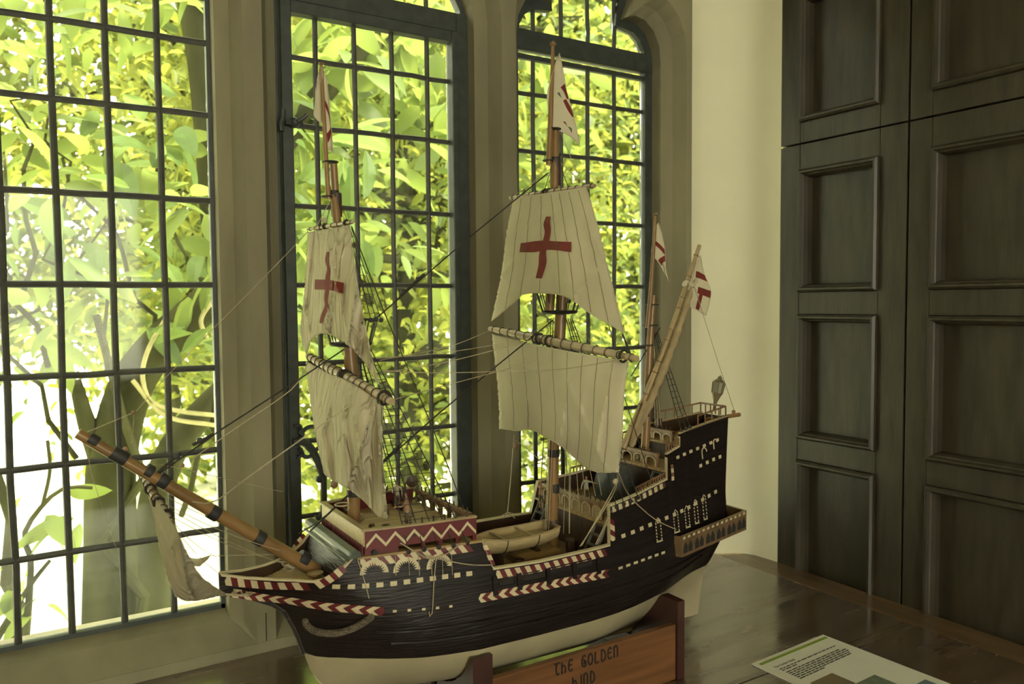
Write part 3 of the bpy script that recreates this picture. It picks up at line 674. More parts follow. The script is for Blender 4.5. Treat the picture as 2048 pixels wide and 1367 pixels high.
# knights and blocks on deck
for (px_, py_, Y, h) in ((1318,852,1.12,.03),(806,985,1.19,.02),(820,1055,1.03,.016)):
    p = PY(px_, py_, Y); q = MB(); q.box(p[0]-.005, p[0]+.005, p[1]-.004, p[1]+.004, p[2]-h*.5, p[2]+h*.5); q.build('knight_head', darkwood, ship, bevel=.001)
# stern gallery
ga, gb = (.952, .117), (1.136, .096)
za0, za1, zb0, zb1 = .207, .243, .221, .257
gal = MB(); gp = [(.946, -(B(.946,.23))), (ga[0], -ga[1]), (gb[0], -gb[1]), (gb[0], gb[1]), (ga[0], ga[1]), (.946, B(.946,.23))]
zf = lambda x: (za0+(zb0-za0)*(x-ga[0])/(gb[0]-ga[0]), za1+(zb1-za1)*(x-ga[0])/(gb[0]-ga[0]))
for (xa, ya), (xb, yb_) in zip(gp[:-1], gp[1:]):
    a0, a1 = zf(xa); b0, b1 = zf(xb); nrm = np.array([yb_-ya, -(xb-xa), 0.0]); nrm /= np.linalg.norm(nrm)
    gal.prism([(xa, SY+ya, a0), (xb, SY+yb_, b0), (xb, SY+yb_, b1), (xa, SY+ya, a1)], -nrm*.0035)
gal.add([(x, SY+y, zf(x)[0]+.004) for x, y in gp], [tuple(range(6))])
gl = gal.build('stern_gallery', mat('gallery_wood', (.155,.098,.050), .5, .3, 40), ship)
def gface(u, v, k, off=.0008):                  # point on outer wall k of the gallery
    (xa, ya), (xb, yb_) = gp[k], gp[k+1]; x = xa+(xb-xa)*u; y = ya+(yb_-ya)*u; z0, z1 = zf(x); n = np.array([yb_-ya, -(xb-xa)]); n = n/np.linalg.norm(n)
    return (x+n[0]*off, SY+y+n[1]*off, z0+(z1-z0)*v)
for k, npair in ((1, 6), (2, 5), (3, 6)):
    for i in range(npair):
        for s_ in (0, 1):
            u0 = (i+.10+.42*s_)/npair; u1 = u0+.36/npair; q = MB()
            q.add([gface(u0, .16, k), gface(u1, .16, k), gface(u1, .45, k), gface((u0+u1)/2, .72, k), gface(u0, .45, k)], [(0,1,2,3,4)]); q.build('gallery_arch', band, gl)
    q = MB()
    for i in range(14):
        q.add([gface((i+.05)/14, .86, k, .0012), gface((i+.55)/14, .86, k, .0012), gface((i+.55)/14, .985, k, .0012), gface((i+.05)/14, .985, k, .0012)], [(0,1,2,3)])
    q.build('gallery_dashes', cream, gl)
    q = MB(); q.add([gface(0, 1.0, k, .001), gface(1, 1.0, k, .001), gface(1, 1.0, k, -.0042), gface(0, 1.0, k, -.0042)], [(0,1,2,3)]); o = q.build('gallery_cap', sparpale, gl); o.location.z += .0006
MB().prism([(.975, SY-.085, .214), (1.128, SY-.09, .2235), (1.128, SY+.09, .2235), (.975, SY+.085, .214)], (0, 0, .002)).build('gallery_floor', deckwood, ship)
# stern boom and lantern
q = MB(); q.tube([(1.128, SY, .417), (1.222, SY, .4195)], .0042, 10); q.lathe((1.205, SY, .4225), [(.003,0),(.004,.003),(.004,.006),(.001,.008)], 8); q.build('stern_boom', spar, ship, smooth=True)
lb = PY(1427, 822, SY); lt = PY(1441, 750, SY); ax = lt-lb; H = np.linalg.norm(ax)
q = MB(); q.lathe(lb, [(.0018,0),(.0025,H*.15),(.0042,H*.28),(.0078,H*.42),(.0105,H*.50)], 8, ax=ax); q.lathe(lb, [(.0122,H*.775),(.0125,H*.80),(.0075,H*.87),(.0042,H*.90),(.0045,H*.94),(.002,H*.97),(.0005,H)], 8, ax=ax)
for a in range(8):
    pass
lanw = mat('lantern_wood', (.17,.14,.07), .4, .2); ln = q.build('stern_lantern', lanw, ship)
q = MB(); q.lathe(lb, [(.0095,H*.50),(.0112,H*.775)], 8, ax=ax); q.build('lantern_glass', mat('lantern_pane', (.30,.30,.22), .2, .1), ln)
d = ax/H; u = np.cross(d, (0,1,0)); u /= np.linalg.norm(u); v = np.cross(d, u); q = MB()
for k in range(8):
    a = k*math.pi/4; r0 = math.cos(a)*u+math.sin(a)*v; q.tube([lb+d*H*.50+r0*.0102, lb+d*H*.78+r0*.0120], .0011, 5)
q.build('lantern_rib', lanw, ln)

# gear on the forecastle deck
for x, y, r in ((.425,.045,.010),(.440,-.035,.009),(.50,.02,.010),(.515,-.05,.008),(.845,.055,.009),(.825,-.06,.008),(.975,.02,.007)):
    z = .3180 if x < .6 else (.2895 if x < .95 else .3540); q = MB()
    for k in range(4): q.torus((x, SY+y, z+.0012+.0018*k), r*(1-.08*k), .0012, seg=14)
    q.build('rope_coil', ropepale, ship)
for x, y in ((.415,-.055),(.415,.060),(.475,.055)):
    q = MB()
    for s_ in (-1, 1): q.box(x-.0025, x+.0025, SY+y+s_*.011-.0025, SY+y+s_*.011+.0025, .3178, .3335)
    q.beam((x, SY+y-.019, .3285), (x, SY+y+.019, .3285), .005, .0045); q.build('bitts', midwood, ship)
for x, y, sd in ((.452,-.068,-1),(.505,.070,1)):
    q = MB(); q.lathe((x, SY+y-sd*.016, .3235), [(.001,-.003),(.0045,-.001),(.005,.004),(.0042,.014),(.0032,.030),(.004,.032),(.0025,.033)], 12, ax=(0, sd, 0)); q.box(x-.0055, x+.0055, SY+y-.014, SY+y+.010, .3178, .3215); q.build('deck_cannon', band, ship, smooth=True)
# weathered glossy boards between the timbers of the waist
gloss = mat('glossy_black', (.016,.013,.012), .22, .5, 30, (.5,1,4), .9, 38, coat=.6)
for a_, b_ in ((.5785,.6015),(.6085,.6585),(.6655,.7055),(.7125,.7485)):
    q = MB(); zz = np.linspace(.2345, .2455, 4); q.grid(np.array([[onhull(x, z, .0012) for z in zz] for x in np.linspace(a_, b_, 6)])); q.build('waist_board', gloss, hull, smooth=True)
# ================================================================== MASTS AND SPARS
S_ = lambda px, py, dy=0: PY(px, py, SY+dy)
def mast(name, px, rr, m=spar):
    P = [S_(*p) for p in px]; q = MB(); q.tube(P, rr, 14); return q.build(name, m, ship, smooth=True)
def bandat(parent, px, py, r, h, ax=(0,0,1), m=band, dy=0):
    q = MB(); p = S_(px, py, dy); q.lathe(p-np.array(ax)*h/2, [(r*.96,0),(r,h*.1),(r,h*.9),(r*.96,h)], 14, ax=ax); return q.build('band', m, parent, smooth=True)
def disc(parent, px, py, r, h=.0025, m=band, name='cap_plate'):
    q = MB(); q.lathe(S_(px, py)-np.array((0,0,h/2)), [(r*.9,0),(r,h*.3),(r,h*.7),(r*.9,h)], 14); return q.build(name, m, parent, smooth=True)
def top(parent, px, py, r0, r1, h):
    c = S_(px, py); q = MB(); q.lathe(c, [(r0*.5,-.004),(r0*.98,-.002),(r0*1.05,.001),(r0,.003),(r0*.55,.0035)], 22); t = q.build('fighting_top', band, parent, smooth=True)
    MB().torus(c+np.array((0,0,h)), r1, .0013, seg=26).build('top_rim', band, t)
    for k in range(14):
        a = 2*math.pi*k/14; e = np.array((math.cos(a), math.sin(a), 0)); MB().tube([c+e*r0*.97, c+e*r1+np.array((0,0,h))], .0010, 5).build('top_stanchion', band, t)
    return t
fm = mast('fore_mast', [(708,1048),(707,900),(705,760),(699,690),(694,630)], [.0092,.0098,.0102,.0092,.0080])
q = MB(); q.tube([S_(702,686,-.012), S_(694,600,-.012), S_(674,440,-.006), S_(668,388)], [.0075,.0072,.0062,.0058], 12); q.build('topmast', spar, fm, smooth=True)
q = MB(); q.tube([S_(671,392), S_(667,328)], [.0056,.0054], 12); q.build('masthead', spar, fm, smooth=True)
q = MB(); q.tube([S_(657,398,-.004), S_(651,300,-.002), S_(643,130)], [.0037,.0034,.0019], 10); q.lathe(S_(643,130), [(.0019,0),(.0042,.0015),(.0042,.003),(.001,.004)], 10); q.build('flagpole', spar, fm, smooth=True)
disc(fm, 661, 324, .0115); disc(fm, 654, 393, .0085); bandat(fm, 673, 410, .0078, .034, m=darkwood); bandat(fm, 668, 385, .0070, .006); bandat(fm, 707, 985, .0102, .010)
top(fm, 702, 688, .030, .039, .036)
mm = mast('main_mast', [(1104,1108),(1105,1000),(1108,880),(1115,760),(1121,640),(1124,575)], [.0105,.0098,.0094,.0100,.0100,.0090])
q = MB(); q.tube([S_(1099,621,-.010), S_(1103,560,-.008), S_(1108,420,-.004), S_(1111,262)], [.0080,.0078,.0072,.0062], 12); q.build('topmast', spar, mm, smooth=True)
q = MB(); q.tube([S_(1097,330,-.004), S_(1101,240,-.002), S_(1105,130), S_(1106,92)], [.0046,.0044,.0032,.0026], 10); q.lathe(S_(1106,92), [(.0026,0),(.0052,.002),(.0052,.004),(.0028,.005),(.0044,.0065),(.001,.008)], 10); q.build('flagpole', spar, mm, smooth=True)
disc(mm, 1108, 258, .0125); disc(mm, 1096, 321, .0095); bandat(mm, 1111, 345, .0092, .045, m=darkwood); bandat(mm, 1110, 318, .0085, .006)
for y_ in (905, 975): bandat(mm, 1107, y_, .0106, .013 if y_ == 905 else .016)
bandat(mm, 1105, 1050, .0118, .022, m=darkwood)
top(mm, 1119, 624, .030, .040, .034)
zm_ = mast('mizzen_mast', [(1287,985),(1290,900),(1296,760),(1300,680),(1307,590)], [.0092,.0085,.0075,.0068,.0055])
q = MB(); q.tube([S_(1295,655,-.006), S_(1301,590,-.004), S_(1311,432)], [.0046,.0042,.0030], 10); q.lathe(S_(1311,430), [(.003,0),(.0045,.001),(.0045,.003),(.001,.004)], 10); q.build('topmast', spar, zm_, smooth=True)
disc(zm_, 1305, 609, .0125); disc(zm_, 1300, 650, .0155); 
for y_ in (690, 830, 884): bandat(zm_, 1299 if y_ < 700 else 1292, y_, .0082 if y_ > 700 else .0073, .0035, m=darkwood)
bs_ = MB(); b0, b1 = S_(155,866), S_(690,1174); bs_.tube([b0, b0+(b1-b0)*.4, b0+(b1-b0)*.8, b1], [.0065,.0085,.0100,.0105], 14); bow = bs_.build('bowsprit', spar, ship, smooth=True)
bax = (b1-b0)/np.linalg.norm(b1-b0)
for px_, py_, r, h in ((186,880,.0078,.012),(238,911,.0092,.020),(297,942,.0092,.010),(326,961,.0096,.013),(428,1025,.0100,.014),(518,1075,.0106,.014),(606,1117,.0112,.014)):
    t = ((px_-155)/(668-155)); p = S_(px_, 866+(1160-866)*t*1.0); q = MB(); q.lathe(S_(px_, py_)-bax*h/2, [(r*.96,0),(r,h*.1),(r,h*.9),(r*.96,h)], 14, ax=bax); q.build('band', band, bow, smooth=True)

# ---- yards
def yard(name, a, b, X, r, nl, m=sparpale, dx=0.0, big=()):
    A, Bq = PX(*a, X+dx), PX(*b, X+dx); q = MB(); ax = Bq-A; L = np.linalg.norm(ax); ax /= L
    q.tube([A+ax*L*t for t in np.linspace(0, 1, 9)], [r*(.62+.38*math.sin(math.pi*t)**.7) for t in np.linspace(0, 1, 9)], 12); o = q.build(name, m, ship, smooth=True)
    for k in range(nl):
        t = (k+.6)/nl; p = A+ax*L*t; rr = r*(.62+.38*math.sin(math.pi*t)**.7); MB().torus(p, rr*1.12, .0007, ax=ax, seg=12, sg=4).build('lashing', ropedark, o)
    for t in big: 
        p = A+ax*L*t; MB().torus(p, r*1.15, .0021, ax=ax, seg=12).build('sling', ropedark, o)
    return o
XF, XFT, XM, XMT = .378, .366, .742, .745
yard('yard', (616,712), (783,803), XF, .0072, 16, big=(.50,.53,.93), dx=-.006)
yard('yard', (615,459), (708,443), XFT, .0026, 8, dx=-.003, big=(.42,.86))
yard('yard', (980,657), (1274,717), XM, .0074, 15, dx=-.006, big=(.40,.47,.93))
yard('yard', (1020,396), (1190,371), XMT, .0048, 13, dx=-.003, big=(.46,.5))
# ---- sails: outlines in the photograph carried onto the plane of their yards, then bellied and creased
class Sail:
    def __init__(s, X, top_, right, bottom, left, belly, crease, seed, nx=46, ny=60, rough=1.0, nseam=0):
        s.X = X; pts = np.array(top_+right+bottom+left, float); s.x0, s.y0 = pts.min(0); s.w, s.h = pts.max(0)-pts.min(0); s.belly = belly; s.crease = crease
        r = np.random.RandomState(seed); s.ph = r.rand(12)*6.28; s.fr = r.uniform(.6, 1.4, 12)
        T, Rr, Bt, L = smoothline(top_, nx), smoothline(right, ny), smoothline(bottom, nx), smoothline(left, ny)   # top/bottom left->right, sides top->bottom
        L += r.normal(0, .45*rough, L.shape); Rr += r.normal(0, .45*rough, Rr.shape); Bt += r.normal(0, .5*rough, Bt.shape)
        T[0]=L[0]; T[-1]=Rr[0]; Bt[0]=L[-1]; Bt[-1]=Rr[-1]
        u = np.linspace(0, 1, nx)[None, :, None]; v = np.linspace(0, 1, ny)[:, None, None]
        s.P = (1-v)*T[None]+v*Bt[None]+(1-u)*L[:, None]+u*Rr[:, None]-((1-u)*(1-v)*T[0]+u*(1-v)*T[-1]+(1-u)*v*Bt[0]+u*v*Bt[-1])
    def bulge(s, px, py):
        a = (px-s.x0)/s.w; b = (py-s.y0)/s.h; p, f = s.ph, s.fr
        z = -s.belly*math.sin(math.pi*min(max(a,0),1))**.8*math.sin(math.pi*(.08+.80*min(max(b,0),1)))
        w = math.sin(13*f[0]*a+2.2*math.sin(3*b*f[1]+p[1])+p[0]) + .8*math.sin(23*f[2]*a+3*math.sin(2.4*b*f[3]+p[3])+p[2]) + .7*math.sin(7*f[4]*a-9*f[5]*b+p[4])
        rdg = 1-abs(math.sin(9*f[6]*a+1.6*math.sin(2*b*f[7]+p[6])+p[7])); rdg2 = 1-abs(math.sin(7*f[8]*a+3.2*b*f[9]+p[8])); rdg3 = 1-abs(math.sin(8*f[10]*a-3.6*b*f[11]+p[9]))
        return z + s.crease*(.45*w - 1.2*rdg**5 - 1.0*rdg2**6 - 1.0*rdg3**6)*(.35+.65*min(b*1.6, 1))
    def at(s, px, py, off=0): return PX(px, py, s.X + s.bulge(px, py) + off)
    def build(s, name='sail', m=sailcloth, nseam=0):
        G = np.array([[s.at(*p) for p in row] for row in s.P]); o = MB().grid(G).build(name, m, ship, smooth=True, solid=.0006, fix=False)
        ny, nx = s.P.shape[:2]
        for k in range(nseam):
            j = int(nx*(k+1)/(nseam+1)); q = MB(); q.tube([s.at(*s.P[i, j], off=-.0006) for i in range(1, ny-1, 3)], .00045, 4); q.build('seam', seam, o)
        hem = MB(); hem.tube([s.at(*p, off=-.0002) for p in s.P[:, 0]], .0007, 4); hem.tube([s.at(*p, off=-.0002) for p in s.P[:, -1]], .0007, 4); hem.tube([s.at(*p, off=-.0002) for p in s.P[-1]], .0008, 4); hem.build('bolt_rope', m, o)
        return o
    def patch(s, o, left, right, name='red_cross_arm', n=24, m=crossred):
        A, Bb = smoothline(left, n), smoothline(right, n)
        for off in (-.0011, .0011):
            rows = np.array([[s.at(*(A[i]*(1-t)+Bb[i]*t), off=off) for t in np.linspace(0, 1, 7)] for i in range(n)]); MB().grid(rows).build(name, m, o, smooth=True, fix=False)
z4 = lambda pts, ox, oy, k: [(ox+x/k, oy+y/k) for x, y in pts]
so = Sail(XF, [(612,722),(650,741),(700,764),(766,806)], [(766,806),(764,860),(765,920),(770,990),(774,1035)], [(648,945),(660,956),(700,978),(735,1008),(758,1032),(774,1035)], [(612,722),(620,790),(632,870),(648,945)], .030, .0058, 3)
so.build(m=sailcrease)
st = Sail(XFT, [(616,464),(640,460),(670,455),(700,449)], [(700,449),(709,530),(722,610),(738,690),(757,768)], [(613,708),(621,682),(640,666),(662,669),(700,692),(733,728),(757,768)], [(616,464),(613,530),(607,610),(602,655),(607,690),(613,708)], .022, .0052, 5)
o = st.build(m=sailcrease)
st.patch(o, z4([(375,495),(362,560),(378,630),(365,700),(362,800),(355,870),(360,930),(330,1000),(316,1065)], 560, 380, 4.02), z4([(394,497),(390,570),(405,650),(396,720),(394,810),(386,880),(388,950),(356,1030),(337,1073)], 560, 380, 4.02))
st.patch(o, z4([(280,718),(400,722),(515,745)], 560, 380, 4.02), z4([(277,797),(400,803),(508,832)], 560, 380, 4.02))
so = Sail(XMT, [(1028,393),(1075,388),(1130,380),(1172,373)], [(1172,373),(1192,440),(1212,520),(1232,600),(1248,666)], [(983,642),(1010,620),(1034,599),(1046,588),(1098,586),(1137,595),(1177,624),(1215,646),(1248,666)], [(1028,393),(1013,470),(1003,545),(992,600),(983,642)], .030, .0032, 8)
o = so.build(nseam=7)
so.patch(o, z4([(578,352),(558,410),(568,470),(552,540),(525,640),(520,720),(498,820)], 940, 340, 3.797), z4([(612,352),(607,400),(614,450),(600,540),(578,620),(580,700),(545,822)], 940, 340, 3.797))
so.patch(o, z4([(385,555),(540,535),(650,540),(770,545)], 940, 340, 3.797), z4([(375,622),(490,622),(600,605),(768,622)], 940, 340, 3.797))
so = Sail(XM, [(984,668),(1060,686),(1150,704),(1256,722)], [(1256,722),(1248,790),(1244,870),(1237,943)], [(999,857),(1035,861),(1060,858),(1100,878),(1135,902),(1168,932),(1195,943),(1237,943)], [(984,668),(990,720),(997,790),(999,857)], .032, .0036, 12)
so.build(nseam=8)
# sprit sail under the bowsprit
XS = .135
yard('yard', (286,953), (344,1046), XS, .0050, 9, dx=-.004, m=midwood, big=(.3,.6,.85))
ss = Sail(XS, [(287,956),(303,985),(322,1012),(342,1042)], [(342,1042),(356,1068),(378,1112),(402,1152),(452,1188)], [(352,1192),(372,1200),(405,1198),(430,1192),(452,1188)], [(287,956),(305,1020),(322,1100),(334,1150),(352,1192)], .020, .0030, 21, nx=26, ny=40)
_ob = ss.bulge
def _sb(px, py, f=_ob): return f(px, py) + .075*max(0, (px-340)/110)**1.5*max(0, (py-1040)/150)
ss.bulge = _sb; ss.build(m=sailcrease)
cl = Sail(XS+.05, [(372,1112),(395,1116),(424,1108)], [(424,1108),(412,1120),(400,1131)], [(385,1128),(392,1131),(400,1131)], [(372,1112),(378,1120),(385,1128)], .002, .0005, 4, nx=10, ny=8); cl.build('sail_clew')

# ---- lateen yard with its furled sail
LY = -.016
q = MB(); lp = smoothline([S_(1246,897,LY), S_(1290,793,LY), S_(1345,650,LY), S_(1399,490,LY)], 20); q.tube(lp, list(np.linspace(.0062, .0036, 20)), 10); lat = q.build('lateen_yard', sparpale, ship, smooth=True)
ld = (lp[-1]-lp[0])/np.linalg.norm(lp[-1]-lp[0])
for t in np.linspace(.05, .95, 12):
    i = int(t*19); MB().torus(lp[i], np.linspace(.0062,.0036,20)[i]*1.15, .0009, ax=ld, seg=12).build('lashing', midwood, lat)
fp = smoothline([S_(1262,893,LY-.004), S_(1282,845,LY-.006), S_(1318,760,LY-.008), S_(1345,690,LY-.006), S_(1368,625,LY-.006), S_(1384,570,LY-.004)], 44)
q = MB(); q.tube(fp, [.0035+.0045*math.sin(math.pi*i/43)**.6+.0013*math.sin(i*1.9)+.0008*math.sin(i*.7) for i in range(44)], 10); q.build('furled_sail', mat('furled_cloth', (.36,.28,.155), .9, .15, 60, bump=.2), lat, smooth=True)
q = MB(); q.grid(np.array([[S_(*a, LY-.012), S_((a[0]+b[0])/2, (a[1]+b[1])/2, LY-.016), S_(*b, LY-.012)] for a, b in (((1258,890),(1262,893)),((1266,860),(1278,862)),((1277,830),(1292,833)),((1288,800),(1300,806)))])); q.build('furled_sail', MT['furled_cloth'], lat, smooth=True)

# ---- flags
def flag(pxgrid, X0, amp, name='flag', extra=()):
    G = np.array(pxgrid, float); a, b = G.shape[:2]
    U = np.array([smoothline(G[i], 14) for i in range(a)]); V = np.stack([smoothline(U[:, j], 18) for j in range(14)], 1)
    f = lambda i, j: SY + amp*math.sin(3.0*j/13+1.5*i/17) + X0
    PP = np.array([[PY(V[i, j, 0], V[i, j, 1], f(i, j)) for j in range(14)] for i in range(18)])
    o = MB().grid(PP).build(name, flagcloth, ship, smooth=True, solid=.0005, fix=False)
    def pt(u, v, off):
        i = min(u*17, 16.999); j = min(v*13, 12.999); i0, j0 = int(i), int(j); fi, fj = i-i0, j-j0
        p = (PP[i0,j0]*(1-fi)+PP[i0+1,j0]*fi)*(1-fj)+(PP[i0,j0+1]*(1-fi)+PP[i0+1,j0+1]*fi)*fj
        n = np.cross(PP[i0+1,j0]-PP[i0,j0], PP[i0,j0+1]-PP[i0,j0]); n /= np.linalg.norm(n)+1e-12; return p+n*off
    for nm, uv, m in extra:                     # uv: two polylines of (u down, v along)
        A, Bb = smoothline(uv[0], 10), smoothline(uv[1], 10)
        for off in (-.0006, .0006): MB().grid(np.array([[pt(*(A[i]*(1-t)+Bb[i]*t), off) for t in (0,.33,.66,1)] for i in range(10)])).build(nm, m, o, fix=False)
    return o
bar = lambda u0, u1, v0, v1: ([(u0, v0), ((u0+u1)/2, v0), (u1, v0)], [(u0, v1), ((u0+u1)/2, v1), (u1, v1)])
tag(flag([[(1108,140),(1112,122),(1119,105)],[(1099,165),(1110,160),(1127,142)],[(1094,190),(1112,190),(1133,178)],[(1097,225),(1120,225),(1143,215)],[(1104,252),(1130,258),(1152,250)],[(1110,258),(1138,272),(1160,290)]], -.004, .006,
     extra=(('painted_rose', ([(.36,.70),(.42,.84),(.50,.90)], [(.33,.96),(.42,.98),(.50,.99)]), crossred), ('painted_rose', ([(.52,.72),(.62,.80),(.70,.92)], [(.50,.86),(.60,.97),(.70,.99)]), crossred), ('painted_leaf', ([(.42,.48),(.45,.56),(.49,.68)], [(.42,.48),(.42,.62),(.49,.68)]), green), ('painted_leaf', ([(.84,.66),(.88,.72),(.92,.74)], [(.84,.66),(.85,.80),(.92,.74)]), green), ('painted_rose', ([(.80,.52),(.82,.60),(.85,.66)], [(.80,.52),(.79,.62),(.85,.66)]), crossred))), 'white banner with red roses on the main mast')
tag(flag([[(642,140),(641,134),(640,130)],[(645,150),(634,160),(633,172)],[(648,180),(632,190),(630,205)],[(650,215),(632,225),(627,232)],[(652,248),(640,245),(629,234)]], .006, .003, extra=(('flag_cross', bar(.30,.44,.55,1), crossred),)), 'folded white flag with red cross on the fore mast')
flag([[(643,132),(650,150),(654,162)],[(646,185),(654,185),(658,195)],[(649,230),(657,225),(661,235)],[(651,270),(660,262),(665,280)],[(655,300),(662,300),(667,308)]], -.003, .003, extra=(('flag_cross', ([(.38,.05),(.45,.5),(.52,.9)], [(.46,.05),(.56,.5),(.60,.9)]), crossred), ('flag_cross', ([(.80,.1),(.72,.5),(.64,.9)], [(.92,.1),(.82,.5),(.72,.9)]), crossred)))
flag([[(1312,450),(1315,446),(1317,444)],[(1308,470),(1316,470),(1324,468)],[(1305,490),(1318,494),(1330,500)],[(1303,506),(1320,515),(1331,522)],[(1318,526),(1326,530),(1332,540)],[(1328,545),(1333,552),(1338,563)]], -.004, .004, extra=(('flag_cross', ([(.28,.02),(.36,.5),(.46,.97)], [(.36,.02),(.45,.5),(.56,.97)]), crossred), ('flag_cross', ([(.72,.1),(.64,.5),(.56,.97)], [(.84,.1),(.74,.5),(.66,.97)]), crossred)))
flag([[(1398,512),(1400,510),(1402,514)],[(1385,545),(1398,545),(1410,550)],[(1378,575),(1400,572),(1422,580)],[(1370,605),(1392,608),(1419,605)],[(1372,610),(1392,620),(1412,632)]], .002, .004, extra=(('flag_cross', bar(.30,.42,.25,.98), crossred), ('flag_cross', bar(.58,.70,.40,.98), crossred), ('flag_cross', ([(.62,.50),(.80,.48),(.98,.45)], [(.62,.66),(.80,.64),(.98,.62)]), crossred)))
q = MB(); q.tube(smoothline([S_(1366,572,LY-.01), S_(1375,562,LY-.016), S_(1384,570,LY-.014), S_(1392,560,LY-.010), S_(1388,575,LY-.012)], 24), [.003+.002*math.sin(i*.8) for i in range(24)], 8); q.build('flag_knot', flagcloth, ship, smooth=True)

# ================================================================== RIGGING
def rope(P, r=.0007, m=ropepale, name='rope', sag=0, n=14, parent=None):
    P = [np.array(p, float) for p in P]
    if len(P) == 2 and sag:
        P = [P[0]+(P[1]-P[0])*t - np.array((0,0,sag*4*t*(1-t))) for t in np.linspace(0, 1, n)]
    elif len(P) > 2: P = list(smoothline(P, n))
    return MB().tube(P, r, 5).build(name, m, parent or ship, smooth=True)
def deadeye(p, r=.0042, m=band, ax=(0,1,0), parent=None): return MB().lathe(np.array(p)-np.array(ax)*r*.45, [(r*.5,0),(r,r*.25),(r,r*.65),(r*.5,r*.9)], 10, ax=ax).build('block', m, parent or ship, smooth=True)
rope([S_(1097,345), S_(838,558), S_(748,640)], .0011, ropedark, 'stay', n=3)
rope([S_(848,548), S_(800,592)], .0020, ropedark, 'stay'); deadeye(S_(836,558)); deadeye(S_(806,583))
rope([S_(1106,640), S_(980,742), S_(792,899), S_(705,985), S_(620,1062)], .0012, ropedark, 'stay', n=5)
rope([S_(798,893), S_(757,932)], .0024, ropedark, 'stay'); deadeye(S_(790,900))
rope([S_(693,695), S_(560,783), S_(410,880), S_(310,953)], .0011, ropedark, 'stay', n=4)
rope([S_(427,868), S_(385,890)], .0022, ropedark, 'stay'); deadeye(S_(400,880)); deadeye(S_(354,912)); rope([S_(362,905), S_(315,945)], .0018, ropedark, 'stay')
rope([S_(703,452), S_(742,560), S_(830,770), S_(905,955), S_(950,1075)], .0009, ropedark, 'backstay', n=5)
rope([S_(1247,788,-.05), S_(1300,955,-.06)], .0008, ropedark, 'backstay'); rope([S_(1215,640), S_(1228,690)], .0008, ropedark, 'backstay')
rope([S_(1245,668,-.12), PX(1262,712,XM)], .0016, ropedark, 'sheet')
rope([S_(1320,655), S_(1296,695), S_(1262,752)], .0010, ropedark, 'backstay', n=3)
FN, FFAR = PX(620,716,XF), PX(618,716,XF)
rope([PX(618,718,XF), S_(590,772,.06), S_(480,850,.05), S_(382,919,.02)], .0008, n=10); deadeye(S_(365,930), .003, midwood)
rope([PX(700,810,XF-.03), PY(600,880,.99), PY(485,962,1.02), PY(424,1005,1.05), PY(385,1003,1.07)], .0009, n=14)
rope([PX(616,462,XFT), S_(550,532,.05), S_(340,745,.02), S_(272,822)], .00045, n=8); deadeye(S_(267,824), .0028, midwood); rope([S_(264,826), S_(168,866)], .0005); rope([S_(268,826), S_(264,885)], .0004)
rope([PX(980,660,XM), S_(900,692,.09), S_(760,720,.02)], .0007, n=10)
rope([PX(1062,680,XM-.03), S_(900,722,.02), S_(755,747,-.02)], .0007, n=12)
rope([PX(1255,716,XM-.02), PX(1120,738,XM-.05), S_(985,743,-.04), S_(850,745,-.03), S_(762,740,-.02)], .0007, n=18)
rope([S_(1085,668,.02), S_(985,690,.02), S_(870,707,.02), S_(752,716)], .0006, n=12)
rope([PX(782,800,XF), S_(900,768,-.06), S_(1080,720,-.03)], .0006, n=10)
rope([S_(1130,640), S_(1200,695,-.06), PX(1262,716,XM)], .0005, n=6); rope([S_(1120,640), S_(1060,665,.06), PX(990,656,XM)], .0005, n=6)
rope([S_(1098,345), S_(1060,370,.03), PX(1026,392,XMT)], .0005, n=5); rope([S_(1122,265), S_(1160,362,-.03)], .0005); deadeye(S_(1158,362,-.03), .0032, midwood); rope([S_(1115,320), S_(1160,362,-.03)], .0005); deadeye(S_(1048,382,.03), .0032, midwood)
rope([S_(1100,330), S_(1048,382,.03)], .0005)
for a, b in (((1106,385),(1100,372)),((672,400),(640,458)),((660,402),(628,462))): rope([S_(*a), S_(*b)], .0005)
for dx_ in (0, 6, 12): rope([S_(663+dx_,395), S_(652+dx_*4,452)], .0005, ropedark)
for dx_ in (0, 8, 16): rope([S_(1104+dx_,330), S_(1090+dx_*3,378)], .0006, ropedark)
# halyards down to the waist
for x0, x1 in ((1098,1093),(1104,1097),(1128,1127),(1132,1138),(1137,1139),(1094,1090)): rope([S_(x0+8,700,-.012), S_(x1,1066,-.014)], .00065)
for p in ((1152,920,1157,1000),(1164,930,1170,990),(1180,940,1192,996),(1196,950,1203,990)): rope([S_(p[0],p[1]), PY(p[2],p[3],SY-.04)], .0006)
# sheets of the main course
rope([PX(1237,945,XM), hull_hit(1228,975, off=.012), hull_hit(1163,1090, off=-.01)], .0010, n=8); rope([PX(1237,945,XM), hull_hit(1262,995, off=.01), hull_hit(1310,1038, off=.008), hull_hit(1352,1058, off=.004)], .0009, n=12)
rope([PX(1237,945,XM), hull_hit(1225,990, off=.008), hull_hit(1160,1092, off=-.012)], .0009, n=8)
for dx_ in (0, 3): rope([hull_hit(1226-dx_,1020, off=.0), hull_hit(1194-dx_,1088, off=-.01)], .0008)
deadeye(PX(1231,962,XM), .0045, ropepale)
rope([PX(1028,870,XM), PY(1021,960,1.19), PY(1015,1026,1.19)], .0010, n=6); deadeye(PX(1031,892,XM), .005, midwood); rope([PX(1031,880,XM), PY(1058,900,1.15), PY(1096,935,1.12)], .0006, n=6)
q = MB()
for a in ((1004,1030,1030,1036),(1006,1036,1026,1026)): q.tube([PY(a[0],a[1],1.19), PY(1016,1024,1.188), PY(a[2],a[3],1.19)], .0009, 5)
q.build('rope_knot', ropepale, ship)
